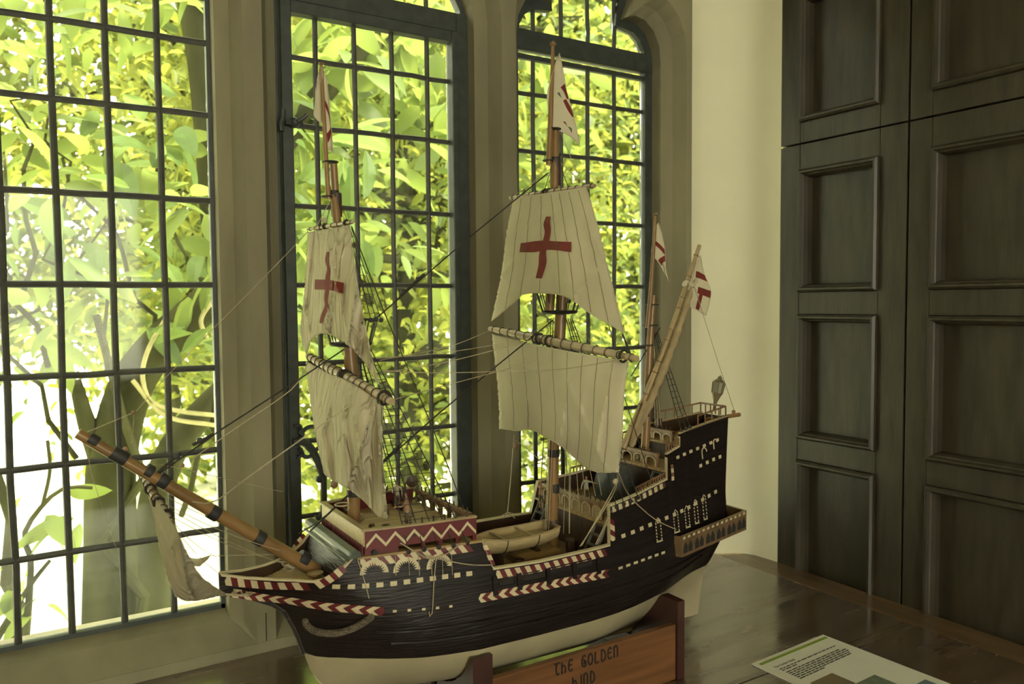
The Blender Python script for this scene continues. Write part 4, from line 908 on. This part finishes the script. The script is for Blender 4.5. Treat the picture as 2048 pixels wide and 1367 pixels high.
# loose rope swagged outside the forecastle
rope([hull_hit(800,1085, off=.006), hull_hit(835,1105, off=.006), hull_hit(860,1117, off=.006), hull_hit(890,1108, off=.007), hull_hit(925,1085, off=.006)], .0008, n=16)
rope([hull_hit(850,1110, off=.005), hull_hit(900,1122, off=.005), hull_hit(945,1129, off=.006), hull_hit(985,1129, off=.004)], .0008, n=14)
rope([hull_hit(872,1118, off=.004), hull_hit(868,1160, off=.003), hull_hit(864,1226, off=.004), hull_hit(860,1233, off=.005), hull_hit(858,1222, off=.005)], .0008, n=14)
rope([hull_hit(715,1118, off=.003), hull_hit(730,1165, off=.003), hull_hit(738,1196, off=.003)], .0007, n=6)
for x_ in (790,817,837,862,884,903): rope([hull_hit(x_,1108, off=.004), hull_hit(x_+2,1150, off=.001)], .0005)
rope([S_(700,985), S_(640,1040), S_(598,1066)], .0009, ropedark, n=5); MB().torus(S_(684,1008,-.02), .010, .0012, seg=18).build('rope_ring', ropepale, ship)
# bunt lines of the sprit sail back to the beakhead
for k, (a, b) in enumerate((((318,1000),(560,1100)),((335,1015),(572,1128)),((340,1030),(545,1118)),((300,968),(440,1040)),((338,1035),(432,1112)),((345,1050),(445,1150)))):
    rope([PX(*a, XS), S_(*b, -.02+.01*k)], .00045, sag=.006)
rope([S_(424,1111), S_(560,1108)], .0005); rope([S_(170,870), S_(176,925), S_(232,1095)], .0003, n=4); rope([S_(240,915), S_(330,930,.04), S_(565,983,.12)], .00045, n=8)
rope([S_(452,1188,-.01), S_(490,1190,-.03), hull_hit(505,1186)], .0016, n=6); q = MB()
for k in range(3): q.torus(hull_hit(470+12*k, 1183+2*k, off=.002), .0035, .0013, ax=(1,.2,.3), seg=10)
q.build('rope_knot', ropepale, ship)
for k, d_ in enumerate(((244,912),(250,915),(236,905))): deadeye(S_(d_[0]+6, d_[1]-14+k*10), .0035, midwood)
# lateen halyards
rope([S_(1385,560,LY), S_(1430,705), S_(1470,825)], .0006, n=4); rope([S_(1399,492,LY), S_(1384,560,LY-.01)], .0005)
rope([S_(1456,835,-.02), S_(1452,930,-.02), S_(1450,1012,-.02)], .0005, ropedark, n=4)
for x_ in (1310,1316,1322): rope([S_(1308,690), S_(x_,850)], .0005)

# ---- shrouds with ratlines
def shrouds(topp, feet, nr, rs=.0008, spread=.004, both=True, rr=.0005):
    for sd in ((-1, 1) if both else (-1,)):
        o = thing('shroud_set', tuple(np.array(feet[0])), parent=ship)
        lines = []
        for k, f in enumerate(feet):
            a = np.array(topp)+np.array((spread*(k-(len(feet)-1)/2), 0, 0)); b = np.array(f, float)
            if sd > 0: a = a*(1,-1,1)+(0,2*SY,0); b = b*(1,-1,1)+(0,2*SY,0)
            lines.append((a, b)); MB().tube([a, b], rs, 5).build('shroud', ropedark, o)
            MB().lathe(b-np.array((0,.0016,0)), [(.002,0),(.0036,.0008),(.0036,.0026),(.002,.0034)], 8, ax=(0,1,0)).build('deadeye', band, o)
        for t in np.linspace(.10, .93, nr):
            MB().tube([a+(b-a)*t + np.array((0, 0, RS.normal(0, .0007))) for a, b in lines], rr, 4).build('ratline', ropedark, o)
shrouds(S_(728,692,-.022), [onhull(x, .304, .004) for x in (.444,.466,.488,.510,.532)], 24)
shrouds(S_(1138,636,-.022), [onhull(x, zt(x)-.004, .004) for x in (.812,.830,.848,.866)], 24)
shrouds(S_(1312,665,-.004), [(1.012, SY-.052, .414), (1.024, SY-.052, .416), (1.036, SY-.05, .418)], 14)
shrouds(S_(700,455,-.008), [tuple(S_(742,640,-.036)), tuple(S_(752,638,-.030)), tuple(S_(762,640,-.02))], 9, .0006, .002, rr=.0004)
shrouds(S_(1118,390,-.008), [tuple(S_(1150,600,-.036)), tuple(S_(1158,600,-.030)), tuple(S_(1166,602,-.02))], 9, .0006, .002, rr=.0004)
for c in ((1072,632),(1100,640)):             # short chains under the main top
    q = MB()
    for k in range(7): q.torus(S_(c[0]-k*1.3, c[1]+k*7, -.01), .0022, .0006, ax=(k % 2, 1-k % 2, .2), seg=8, sg=4)
    q.build('chain', band, ship)
deadeye(S_(1080,680,-.01), .005, darkwood); deadeye(S_(1110,690,-.012), .006, darkwood); deadeye(S_(824,962,-.0), .0095, darkwood, ax=(.3,1,.2)); deadeye(S_(668,968), .006, midwood); deadeye(S_(648,440), .004, ropepale)
# ================================================================== SHIP'S BOAT, CREW, STAND, CARD
boat = thing('rowing_boat', (.680, SY, .2375), 'small pale wooden rowing boat carried on the deck of the model ship', 'rowing boat')
def bhalf(t): return .0335*min(1, (1.04*math.sin(math.pi*min(.06+.60*t, .5)))**1.0) if t < .75 else .0335*(1-.30*((t-.75)/.25)**1.6)
def bh(t): return .0335*math.sin(math.pi/2*min(t/.45, 1))**.75 if t < .45 else .0335*(1-.28*((t-.45)/.55)**2)
BX0, BX1 = .603, .757; sh = lambda t: .2665+.004*(2*t-1)**2
G = []; GI = []
for t in np.linspace(0, 1, 24):
    x = BX0+(BX1-BX0)*t; zt_, zb_ = sh(t), .2385+.020*max(0, 1-t/.22)**2+.006*max(0, (t-.8)/.2)
    G.append([(x, SY-.004+bh(t)*math.sin(a)*(1 if abs(a) <= 1.58 else 1), zb_+(zt_-zb_)*(1-math.cos(a))) for a in np.linspace(-math.pi/2, math.pi/2, 17)])
    GI.append([(x, SY-.004+(bh(t)-.0016)*math.sin(a)*.97, zb_+.0022+(zt_-zb_-.0022)*(1-math.cos(a))) for a in np.linspace(-math.pi/2, math.pi/2, 17)])
q = MB(); q.grid(np.array(G)); q.add(G[-1], [tuple(range(17))]); q.build('boat_hull', boatwood, boat, smooth=True)
q = MB(); q.grid(np.array(GI)); q.build('boat_lining', boatwood, boat, smooth=True)
q = MB()
for j in (0, 16): q.tube([g[j] for g in G], .0016, 6)
q.tube([G[-1][0], G[-1][16]], .0016, 6); q.build('gunwale', sparpale, boat, smooth=True)
for t in (.30, .64): x = BX0+(BX1-BX0)*t; MB().box(x-.002, x+.002, SY-.004-bh(t)+.001, SY-.004+bh(t)-.001, sh(t)-.003, sh(t)-.0005).build('thwart', sparpale, boat)
for k in range(5): MB().beam((.622, SY-.014+.005*k, .2585), (.702, SY-.022+.009*k, .2600), .0028, .0012).build('bottom_board', sparpale, boat)
MB().box(.722, .748, SY-.026, SY+.018, .2555, .2570).build('stern_sheet', sparpale, boat)
for t in (.34, .70):
    x = BX0+(BX1-BX0)*t; i = int(t*23); MB().tube([(p[0], SY-.004+(p[1]-SY+.004)*1.04, p[2]-.0004) for p in G[i]], .0008, 5).build('lashing', ropedark, boat)
for x in (.640, .712): MB().box(x-.004, x+.004, SY-.030, SY+.022, .2225, .2400).build('boat_chock', darkwood, ship)

def figurine(loc, rz, label, arms, top_m, bare=False, h=.046):
    k = h/1.75; me = bpy.data.meshes.new('f'); bm = bmesh.new(); R = {}
    def V(n, p, r): v = bm.verts.new(p); R[v] = r; J[n] = v; return v
    J = {}
    V('pel', (0,0,.92), .15); V('ch', (0,0,1.18), .165); V('sh', (0,0,1.42), .13); V('nk', (0,0,1.50), .065); V('hd', (0,.02,1.62), .095); V('tp', (0,.02,1.72), .075)
    for a, b in (('pel','ch'),('ch','sh'),('sh','nk'),('nk','hd'),('hd','tp')): bm.edges.new((J[a], J[b]))
    for s_, nm in ((-1,'l'),(1,'r')):
        V('h'+nm, (s_*.10,0,.86), .105); V('k'+nm, (s_*.13,.03,.48), .08); V('a'+nm, (s_*.14,0,.08), .055); V('f'+nm, (s_*.15,.15,.035), .045)
        for a, b in (('pel','h'+nm),('h'+nm,'k'+nm),('k'+nm,'a'+nm),('a'+nm,'f'+nm)): bm.edges.new((J[a], J[b]))
        e, w = arms[0 if s_ < 0 else 1]; V('s'+nm, (s_*.20,0,1.40), .075); V('e'+nm, (s_*e[0], e[1], e[2]), .055); V('w'+nm, (s_*w[0], w[1], w[2]), .045)
        d = np.array(w)-np.array(e); d = d/np.linalg.norm(d)*.12; V('d'+nm, (s_*(w[0]+d[0]), w[1]+d[1], w[2]+d[2]), .04)
        for a, b in (('sh','s'+nm),('s'+nm,'e'+nm),('e'+nm,'w'+nm),('w'+nm,'d'+nm)): bm.edges.new((J[a], J[b]))
    bm.verts.index_update(); order = list(bm.verts); rad = [R[v] for v in order]; root = order.index(J['pel']); bm.to_mesh(me); bm.free()
    tmp = bpy.data.objects.new('tmp', me); COL.objects.link(tmp); s = tmp.modifiers.new('s', 'SKIN'); s.use_smooth_shade = True
    for i, d in enumerate(me.skin_vertices[0].data): d.radius = (rad[i]*.8, rad[i]*.8); d.use_root = (i == root)
    u = tmp.modifiers.new('u', 'SUBSURF'); u.levels = 1; u.render_levels = 1
    dg = bpy.context.evaluated_depsgraph_get(); m2 = bpy.data.meshes.new_from_object(tmp.evaluated_get(dg)); bpy.data.objects.remove(tmp)
    m2.name = 'sailor_figurine'; m2.materials.clear()
    for m in (skin_m, top_m, trous_m): m2.materials.append(m)
    for p in m2.polygons:
        z = p.center[2]; ar = abs(p.center[0]) > .33
        p.material_index = 0 if (z > 1.48 or z < .42 or ar or (bare and z > .95)) else (1 if z > .92 else 2)
    for v in m2.vertices: v.co *= k
    zmn = min(v.co[2] for v in m2.vertices)
    for v in m2.vertices: v.co[2] -= zmn
    o = bpy.data.objects.new('sailor_figurine', m2); COL.objects.link(o); o.location = loc; o.rotation_euler = (0, 0, rz); tag(o, label, 'figurine')
down = ((.30,.02,1.16), (.30,.10,.95)); fwd = ((.26,.22,1.22), (.22,.45,1.20)); out = ((.44,.05,1.38), (.68,.10,1.36)); up_ = ((.30,.16,1.52),(.24,.30,1.72))
figurine((.458, SY-.070, .3180), math.radians(70), 'small carved sailor figure beside the zigzag forecastle rail', (fwd, down), shirt_m, True, .062)
figurine((.500, SY+.062, .3180), math.radians(150), 'small carved sailor figure at the far side of the forecastle deck', (down, fwd), shirt_m)
p = PY(1074, 985, SY+.075); figurine((.792, SY+.082, .2725), math.radians(-80), 'bare-backed carved sailor figure climbing the ladder behind the main mast', (up_, out), shirt_m, True, .050)
figurine((.842, SY+.010, .2905), math.radians(120), 'pale-shirted carved sailor figure with arm stretched out behind the arched rail', (out, down), mat('pale_shirt', (.46,.46,.36), .8, .1), False, .050)
figurine((.918, SY-.062, .2965), math.radians(60), 'small carved sailor figure crouching by the half deck ladder', (fwd, fwd), shirt_m, True, .036)

# ---- display stand
YBD = .975
stand = thing('display_stand', (.75, 1.02, 0), 'varnished wooden display stand lettered THE GOLDEN HIND under the model ship', 'display stand')
R1 = PY(1352, 1251, YBD); L1 = PY(984, 1355, YBD)
xR, xL, zB = R1[0], L1[0], .5*(R1[2]+L1[2])
nb = tag(MB().box(xL+.0005, xR-.0005, YBD, YBD+.012, .0005, zB).build('name_board', standwood, stand, bevel=.001), 'reddish brown board with dark gothic lettering')
def cradle(x0, x1, zt_):
    q = MB(); xm = (x0+x1)/2; prof = []
    for y in np.linspace(YBD-.004, SY, 20):
        b = SY-y; z = zt_
        zz = [z_ for z_ in np.arange(.036, zt_, .002) if B(xm, z_)+.0022 >= b]
        prof.append((y, min(z, zz[0]-.001 if zz else z)))
    prof = prof + [(2*SY-y, z) for y, z in prof[-2::-1]]
    poly = [(x0, y, z) for y, z in prof] + [(x0, prof[-1][0], 0.0005), (x0, prof[0][0], 0.0005)]
    q.prism(poly, (x1-x0, 0, 0)); q.build('cradle_end', standdark, stand)
cradle(xR, xR+.016, zB+.040); cradle(xL-.034, xL-.001, zB+.040)
def text(body, size, p, ux, uz, m, parent, name='lettering', ext=.0003, sx=1.0):
    c = bpy.data.curves.new('t', 'FONT'); c.body = body; c.size = size; c.extrude = ext; c.offset = size*.012
    t = bpy.data.objects.new('t', c); COL.objects.link(t); dg = bpy.context.evaluated_depsgraph_get(); me = bpy.data.meshes.new_from_object(t.evaluated_get(dg)); bpy.data.objects.remove(t)
    ux = np.array(ux, float); uz = np.array(uz, float); nn = np.cross(ux, uz)
    for v in me.vertices: v.co = Vector(np.array(p)+ux*v.co[0]*sx+uz*v.co[1]+nn*v.co[2])
    me.materials.clear(); me.materials.append(m); o = bpy.data.objects.new(name, me); COL.objects.link(o); adopt(o, parent); return o
t0 = PY(1108, 1352, YBD); t1 = PY(1234, 1318, YBD)
# uncial letters drawn as pen strokes (unit cell 0..1), the rounded hand of the board
GL = {'T': [[(.05,.98),(.95,1.0)],[(.55,1.0),(.40,.75),(.42,.25),(.62,.02),(.9,.12)]], 'H': [[(.15,1.0),(.18,0)],[(.18,.5),(.45,.66),(.75,.55),(.80,.25),(.70,0)]], 'E': [[(.85,.85),(.6,1.0),(.3,.9),(.15,.5),(.3,.1),(.6,0),(.88,.14)],[(.18,.52),(.75,.54)]],
      'G': [[(.85,.88),(.6,1.0),(.3,.9),(.14,.5),(.3,.1),(.6,0),(.85,.12),(.85,.42)],[(.55,.45),(.95,.45)],[(.5,.7),(.62,.5),(.5,.25)]], 'O': [[(.5,1),(.18,.82),(.1,.5),(.2,.16),(.5,0),(.8,.16),(.9,.5),(.8,.84),(.5,1)]], 'L': [[(.2,1.0),(.2,.1),(.45,0),(.8,.06)]], 'D': [[(.2,1.0),(.2,0),(.55,0),(.85,.2),(.9,.55),(.7,.85),(.35,1.0),(.05,.98)]],
      'N': [[(.15,1.0),(.15,0)],[(.15,.85),(.45,1.0),(.75,.9),(.80,.5),(.80,0)]], 'I': [[(.5,1.0),(.5,0)]]}
def uncial(word, x, z, w, h, parent):
    for ch in word:
        if ch != ' ':
            q = MB()
            for st_ in GL[ch]: q.tube([(x+px_*w*.82, YBD-.0002, z+pz_*h) for px_, pz_ in (smoothline(st_, 10) if len(st_) > 3 else st_)], h*.082, 6)
            o = q.build('letter', ink, parent)
        x += w*(1.0 if ch != 'I' else .7)
    return x
ww = (t1[0]-t0[0])/9.6
uncial('THE GOLDEN', t0[0], t0[2]+.0005, ww, .0185, nb)
uncial('HIND', t0[0]+ww*2.6, t0[2]-.029, ww, .0185, nb)

# ---- information card
ca, cb = PZ(1503, 1327, .002), PZ(1650, 1267, .002)
e1 = (cb-ca)/np.linalg.norm(cb-ca)*1.0; e2 = np.array((e1[1], -e1[0], 0)); cw = .212; chh = .297
card = thing('information_card', tuple(ca), 'white printed information card lying on the wooden window seat', 'information card')
def cq(u0, u1, v0, v1, z, m, name, par=None):
    P = [ca+e1*u+e2*v for u, v in ((u0,v0),(u1,v0),(u1,v1),(u0,v1))]
    q = MB(); q.prism([(p[0], p[1], z-.0004) for p in P], (0, 0, .0004)); return q.build(name, m, par or card)
cs = MB(); cs.prism([(*(ca+e1*u+e2*v)[:2], .0004) for u, v in ((0,0),(cw,0),(cw,chh),(0,chh))], (0, 0, .0022)); cs.build('card_sheet', paper, card)
ZT = .0031
cq(.009, .206, .0085, .0150, ZT, printgreen, 'green_bar')
text('The Golden Hinde', .0075, ca+e1*.020+e2*.036+np.array((0,0,.0009)), e1, -e2, printink, card, ext=.0001)
r_ = random.Random(4)
for i, (v, ln_) in enumerate(((.0420,.168),(.0475,.040),(.0555,.168),(.0610,.168),(.0665,.175),(.0720,.168),(.0775,.168),(.0830,.080))):
    u = .022; q = MB()
    while u < .022+ln_-.01:
        w = r_.uniform(.005, .016); w = min(w, .022+ln_-u); P = [ca+e1*a+e2*b for a, b in ((u,v),(u+w,v),(u+w,v+.0024),(u,v+.0024))]; q.prism([(p[0], p[1], ZT-.0004) for p in P], (0,0,.0004)); u += w+.0028
    q.build('printed_line', printink, card)
pm = mat('printed_picture', (.12,.11,.09), .4, .9, 60, bump=0, col2=(.25,.17,.06))
pm2 = mat('printed_picture_blue', (.06,.09,.13), .4, .9, 50, col2=(.20,.24,.26)); pm3 = mat('printed_picture_green', (.08,.10,.08), .4, .9, 70, col2=(.22,.26,.18))
for u, v, m in ((.022, .104, pm), (.076, .150, pm3), (.130, .209, pm2)): cq(u, u+.062, v, v+.044, ZT, m, 'picture')
# ================================================================== THE GARDEN
GZ = -1.35
tag(MB().box(-14, 30, 1.75, 45, GZ-.05, GZ).build('garden_ground', lawn), kind='structure')
def leafgeo(L, w, fold=.25, curl=.15):
    v = [(0,0,0), (.33*L, w*.5, fold*w), (.33*L, -w*.5, fold*w), (.38*L, 0, -curl*L*.1), (.72*L, w*.40, fold*w-curl*L*.3), (.72*L, -w*.40, fold*w-curl*L*.3), (L, 0, -curl*L)]
    f = [(0,3,1), (0,2,3), (1,3,6,4), (3,2,5,6)]
    return np.array(v), f
def leaffine(L, w, fold=.22, curl=.22):         # rounder leaf for the near shrub
    v = []; f = []; n = 7
    for i in range(n+1):
        t = i/n; h = w*.5*math.sin(math.pi*t**.85)**.75; z = -curl*L*t*t; v += [(L*t, h, fold*h+z), (L*t, 0, z), (L*t, -h, fold*h+z)]
    for i in range(n):
        a, b = 3*i, 3*i+3; f += [(a, a+1, b+1, b), (a+1, a+2, b+2, b+1)]
    return np.array(v), f
COARSE = leafgeo(1.0, .45); FINE = leaffine(1.0, .38); LV, LF = COARSE
def rotm(n, rs):
    yaw = rs.uniform(0, 2*math.pi, n); tilt = rs.normal(-.35, .45, n); roll = rs.normal(0, .6, n)
    cy, sy, ct, st_, cr, sr = np.cos(yaw), np.sin(yaw), np.cos(tilt), np.sin(tilt), np.cos(roll), np.sin(roll)
    Z = np.zeros(n); O = np.ones(n)
    Ry = np.array([[ct, Z, -st_],[Z, O, Z],[st_, Z, ct]]).transpose(2,0,1); Rz = np.array([[cy,-sy,Z],[sy,cy,Z],[Z,Z,O]]).transpose(2,0,1); Rx = np.array([[O,Z,Z],[Z,cr,-sr],[Z,sr,cr]]).transpose(2,0,1)
    return Rz@Ry@Rx
def foliage(name, P, size, m, parent, rs, var=.3):
    n = len(P); R = rotm(n, rs); s = size*rs.uniform(1-var, 1+var, n)
    V = np.einsum('nij,kj->nki', R, LV)*s[:, None, None] + P[:, None, :]
    me = bpy.data.meshes.new(name); k = len(LV)
    idx = (np.arange(n)*k)
    loops = []; starts = []; tot = []
    fl = [i for f in LF for i in f]; ln = [len(f) for f in LF]
    lv = (idx[:, None] + np.array(fl)[None]).ravel(); st0 = np.cumsum([0]+ln[:-1]); per = sum(ln)
    me.vertices.add(n*k); me.vertices.foreach_set('co', V.reshape(-1).astype(np.float32))
    me.loops.add(n*per); me.loops.foreach_set('vertex_index', lv.astype(np.int32))
    me.polygons.add(n*len(LF)); me.polygons.foreach_set('loop_start', (np.arange(n)[:, None]*per+st0[None]).ravel().astype(np.int32))
    me.update(calc_edges=True); me.validate(); me.materials.append(m)
    o = bpy.data.objects.new(name, me); COL.objects.link(o); o.parent = parent; o.matrix_parent_inverse = Matrix.Translation(-Vector(origin(parent))); o['kind'] = 'stuff'
    return o
leafmeshes = {}
def leafobjs(P, size, m, parent, rs):
    key = m.name
    if key not in leafmeshes:
        me = bpy.data.meshes.new('leaf'); me.from_pydata([tuple(v) for v in LV], [], LF); me.materials.append(m); leafmeshes[key] = me
    R = rotm(len(P), rs)
    for p, r in zip(P, R):
        o = bpy.data.objects.new('leaf', leafmeshes[key]); COL.objects.link(o); s = size*rs.uniform(.7, 1.25)
        o.parent = parent; o.matrix_parent_inverse = Matrix.Translation(-Vector(origin(parent)))
        mm_ = Matrix([list(r[i]*s)+[p[i]] for i in range(3)]+[[0,0,0,1]]); o.matrix_basis = mm_
def clusters(nc, per, lo, hi, spread, rs, keep=None):
    C_ = rs.uniform(lo, hi, (nc, 3)); out = []
    for c in C_:
        if keep is not None and not keep(c): continue
        out.append(c + rs.normal(0, 1, (per, 3))*spread)
    return np.concatenate(out)
def limb(q, a, b, r0, r1, rs, wob=.12, n=9):
    a = np.array(a, float); b = np.array(b, float); L = np.linalg.norm(b-a); P = [a+(b-a)*t for t in np.linspace(0, 1, n)]
    for i in range(1, n): P[i] = P[i]+rs.normal(0, wob*L/n, 3)
    q.tube(P, list(np.linspace(r0, r1, n)), 8); return P
rs = np.random.RandomState(5); LV, LF = FINE
# old leaning tree just outside the left-hand light
YT = 3.15
O_ = lambda px, py, Y=YT: PY(px, py, Y)
tree = thing('leaning_tree', tuple(np.array((O_(225,1250)[0], YT, GZ))), 'leaning grey-green tree trunk forking outside the left-hand window', 'tree')
base = O_(225, 1250); 
q = MB(); q.tube(smoothline([(base[0]-.02, YT, GZ-.02), O_(222,1250), O_(222,1100), O_(222,950), O_(238,850), O_(268,760), O_(320,690), O_(385,630), O_(450,575)], 40), list(np.linspace(.115, .065, 40)), 14); q.build('trunk', bark, tree, smooth=True)
q = MB(); q.tube(smoothline([O_(222,1000), O_(205,930), O_(175,850), O_(150,760)], 16), list(np.linspace(.05,.02,16)), 10); q.build('branch', bark, tree, smooth=True)
q = MB(); q.tube(smoothline([O_(318,1420,YT+.35), O_(305,1150,YT+.35), O_(312,1000,YT+.35), O_(345,900,YT+.35), O_(400,830,YT+.35), O_(470,760,YT+.35)], 30), list(np.linspace(.085,.055,30)), 12); q.build('stem', bark, tree, smooth=True)
q = MB(); q.tube(smoothline([O_(450,575), O_(540,330), O_(600,240), O_(700,130), O_(780,60)], 30), list(np.linspace(.065,.035,30)), 10); q.build('branch', bark, tree, smooth=True)
q = MB(); q.tube(smoothline([O_(448,590,YT+.05), O_(432,440), O_(424,290), O_(412,130), O_(398,30), O_(376,-120)], 24), list(np.linspace(.050,.075,24)), 10); q.build('branch', bark, tree, smooth=True)
# creeper stems on the trunk
for pts in (((330,640),(300,690),(285,745),(300,800),(350,820),(430,830)), ((425,600),(402,640),(415,680)), ((265,760),(330,830),(430,850))):
    q = MB(); q.tube(smoothline([O_(*p, YT-.12) for p in pts], 20), .008, 6); q.build('creeper_stem', mat('creeper', (.24,.22,.10), .9, .2) if 'creeper' not in MT else MT['creeper'], tree)
# rhododendron with large leaves hanging in front
rho = thing('rhododendron', (-.2, 2.9, GZ), 'large-leaved green shrub crowding the left-hand window', 'shrub')
q = MB(); tips = []
for k in range(26):
    a = np.array((rs.uniform(-1.6, 1.0), rs.uniform(2.6, 3.6), rs.uniform(-.2, .9))); b = a+np.array((rs.normal(0,.5), rs.normal(0,.25), rs.uniform(.5, 1.3))); tips.append(limb(q, a, b, .010, .004, rs, .35))
for k in range(5): limb(q, (-.9+.4*k, 3.1, GZ), (-.8+.35*k, 3.0, .5), .03, .012, rs, .25)
tag(q.build('stems', bark, rho), kind='stuff')
def keepA(c):
    return not (c[2] < .45 and c[0] > -.35)
PA = clusters(95, 9, (-1.7, 2.35, .35), (1.0, 3.5, 2.1), (.10,.10,.07), rs, keepA)
leafobjs(PA[:290], .16, leafd, rho, rs)
foliage('foliage', PA[290:], .15, leafm, rho, rs)
PC = clusters(60, 9, (.9, 2.9, .8), (2.6, 3.9, 2.2), (.12,.12,.08), rs); foliage('foliage', PC, .17, leafm, rho, rs)
# spray of leaves low down by the left-hand light
q = MB(); YL = 2.55; L_ = lambda px, py: PY(px, py, YL)
q.tube(smoothline([L_(40,1400), L_(62,1120), L_(48,1070), L_(85,1010), L_(130,975), L_(185,975)], 20), list(np.linspace(.012,.005,20)), 6); q.tube(smoothline([L_(-40,1330), L_(10,1250), L_(60,1170), L_(100,1120)], 12), list(np.linspace(.012,.005,12)), 6); q.tube(smoothline([L_(85,1010), L_(100,940), L_(95,880)], 8), .005, 6)
q.build('twig', bark, rho)
PB = np.array([L_(*p) for p in ((92,1030),(85,1042),(118,1050),(135,985),(150,1035),(160,1045),(55,1150),(80,1190),(60,1230),(95,1210),(40,1270),(15,1180),(70,1275),(110,1300),(85,1320),(20,1310),(5,1140),(45,1190))])
foliage('foliage', PB, .13, leafm, rho, rs)
LV, LF = COARSE
# beeches across the garden
def beech(name, label, x, y, lo, hi, nc, per, size, m, m2, sp, trunk_r, keep=None):
    t = thing(name, (x, y, GZ), label, 'tree'); q = MB(); limb(q, (x, y, GZ-.02), (x+.1, y, hi[2]*.8), trunk_r, trunk_r*.4, rs, .1); q.build('trunk', bark, t, smooth=True)
    q = MB()
    for k in range(34):
        z = rs.uniform(max(lo[2], GZ+.5), hi[2]); a = np.array((x+rs.normal(0,.15), y+rs.normal(0,.1), z)); b = a+np.array((rs.uniform(lo[0]-x, hi[0]-x)*.9, rs.uniform(-.45,.4), rs.uniform(-.1,.7))); P = limb(q, a, b, trunk_r*.30, .006, rs, .3)
        for j in range(3): c = P[rs.randint(3, 8)]; limb(q, c, c+rs.normal(0,.28,3), .007, .003, rs, .3, 5)
    tag(q.build('branches', bark, t), kind='stuff')
    P = clusters(nc, per, lo, hi, sp, rs, keep); h = len(P)*2//3; foliage('foliage', P[:h], size, m, t, rs); foliage('foliage', P[h:], size*1.1, m2, t, rs); return t
lowleft = lambda c: not (c[2] < .60-.09*c[1]+.0 and c[0] < .30*c[1]-.15)
beech('beech_tree', 'bright yellow-green leafy tree beyond the middle window', 2.0, 4.5, (.2, 4.0, -.9), (3.7, 5.0, 3.2), 560, 26, .085, leafy, leafm, (.20,.20,.13), .10, lowleft)
beech('hazel_tree', 'light green leafy tree standing beyond the right-hand window', 5.8, 4.9, (4.5, 4.0, -1.1), (7.8, 5.6, 3.9), 560, 26, .085, leafy, leafm, (.22,.20,.14), .11)
beech('lime_tree', 'pale green leafy tree behind the leaning trunk', 0.95, 6.7, (-2.4, 6.3, .2), (3.6, 7.2, 3.7), 800, 26, .115, leafy, leafm, (.24,.22,.15), .06, lowleft)
beech('oak_tree', 'tall leafy tree at the back of the garden', 6.2, 9.2, (1.2, 8.6, -1.0), (13.0, 9.9, 5.8), 1700, 26, .20, leafy, leafm, (.40,.35,.26), .2)
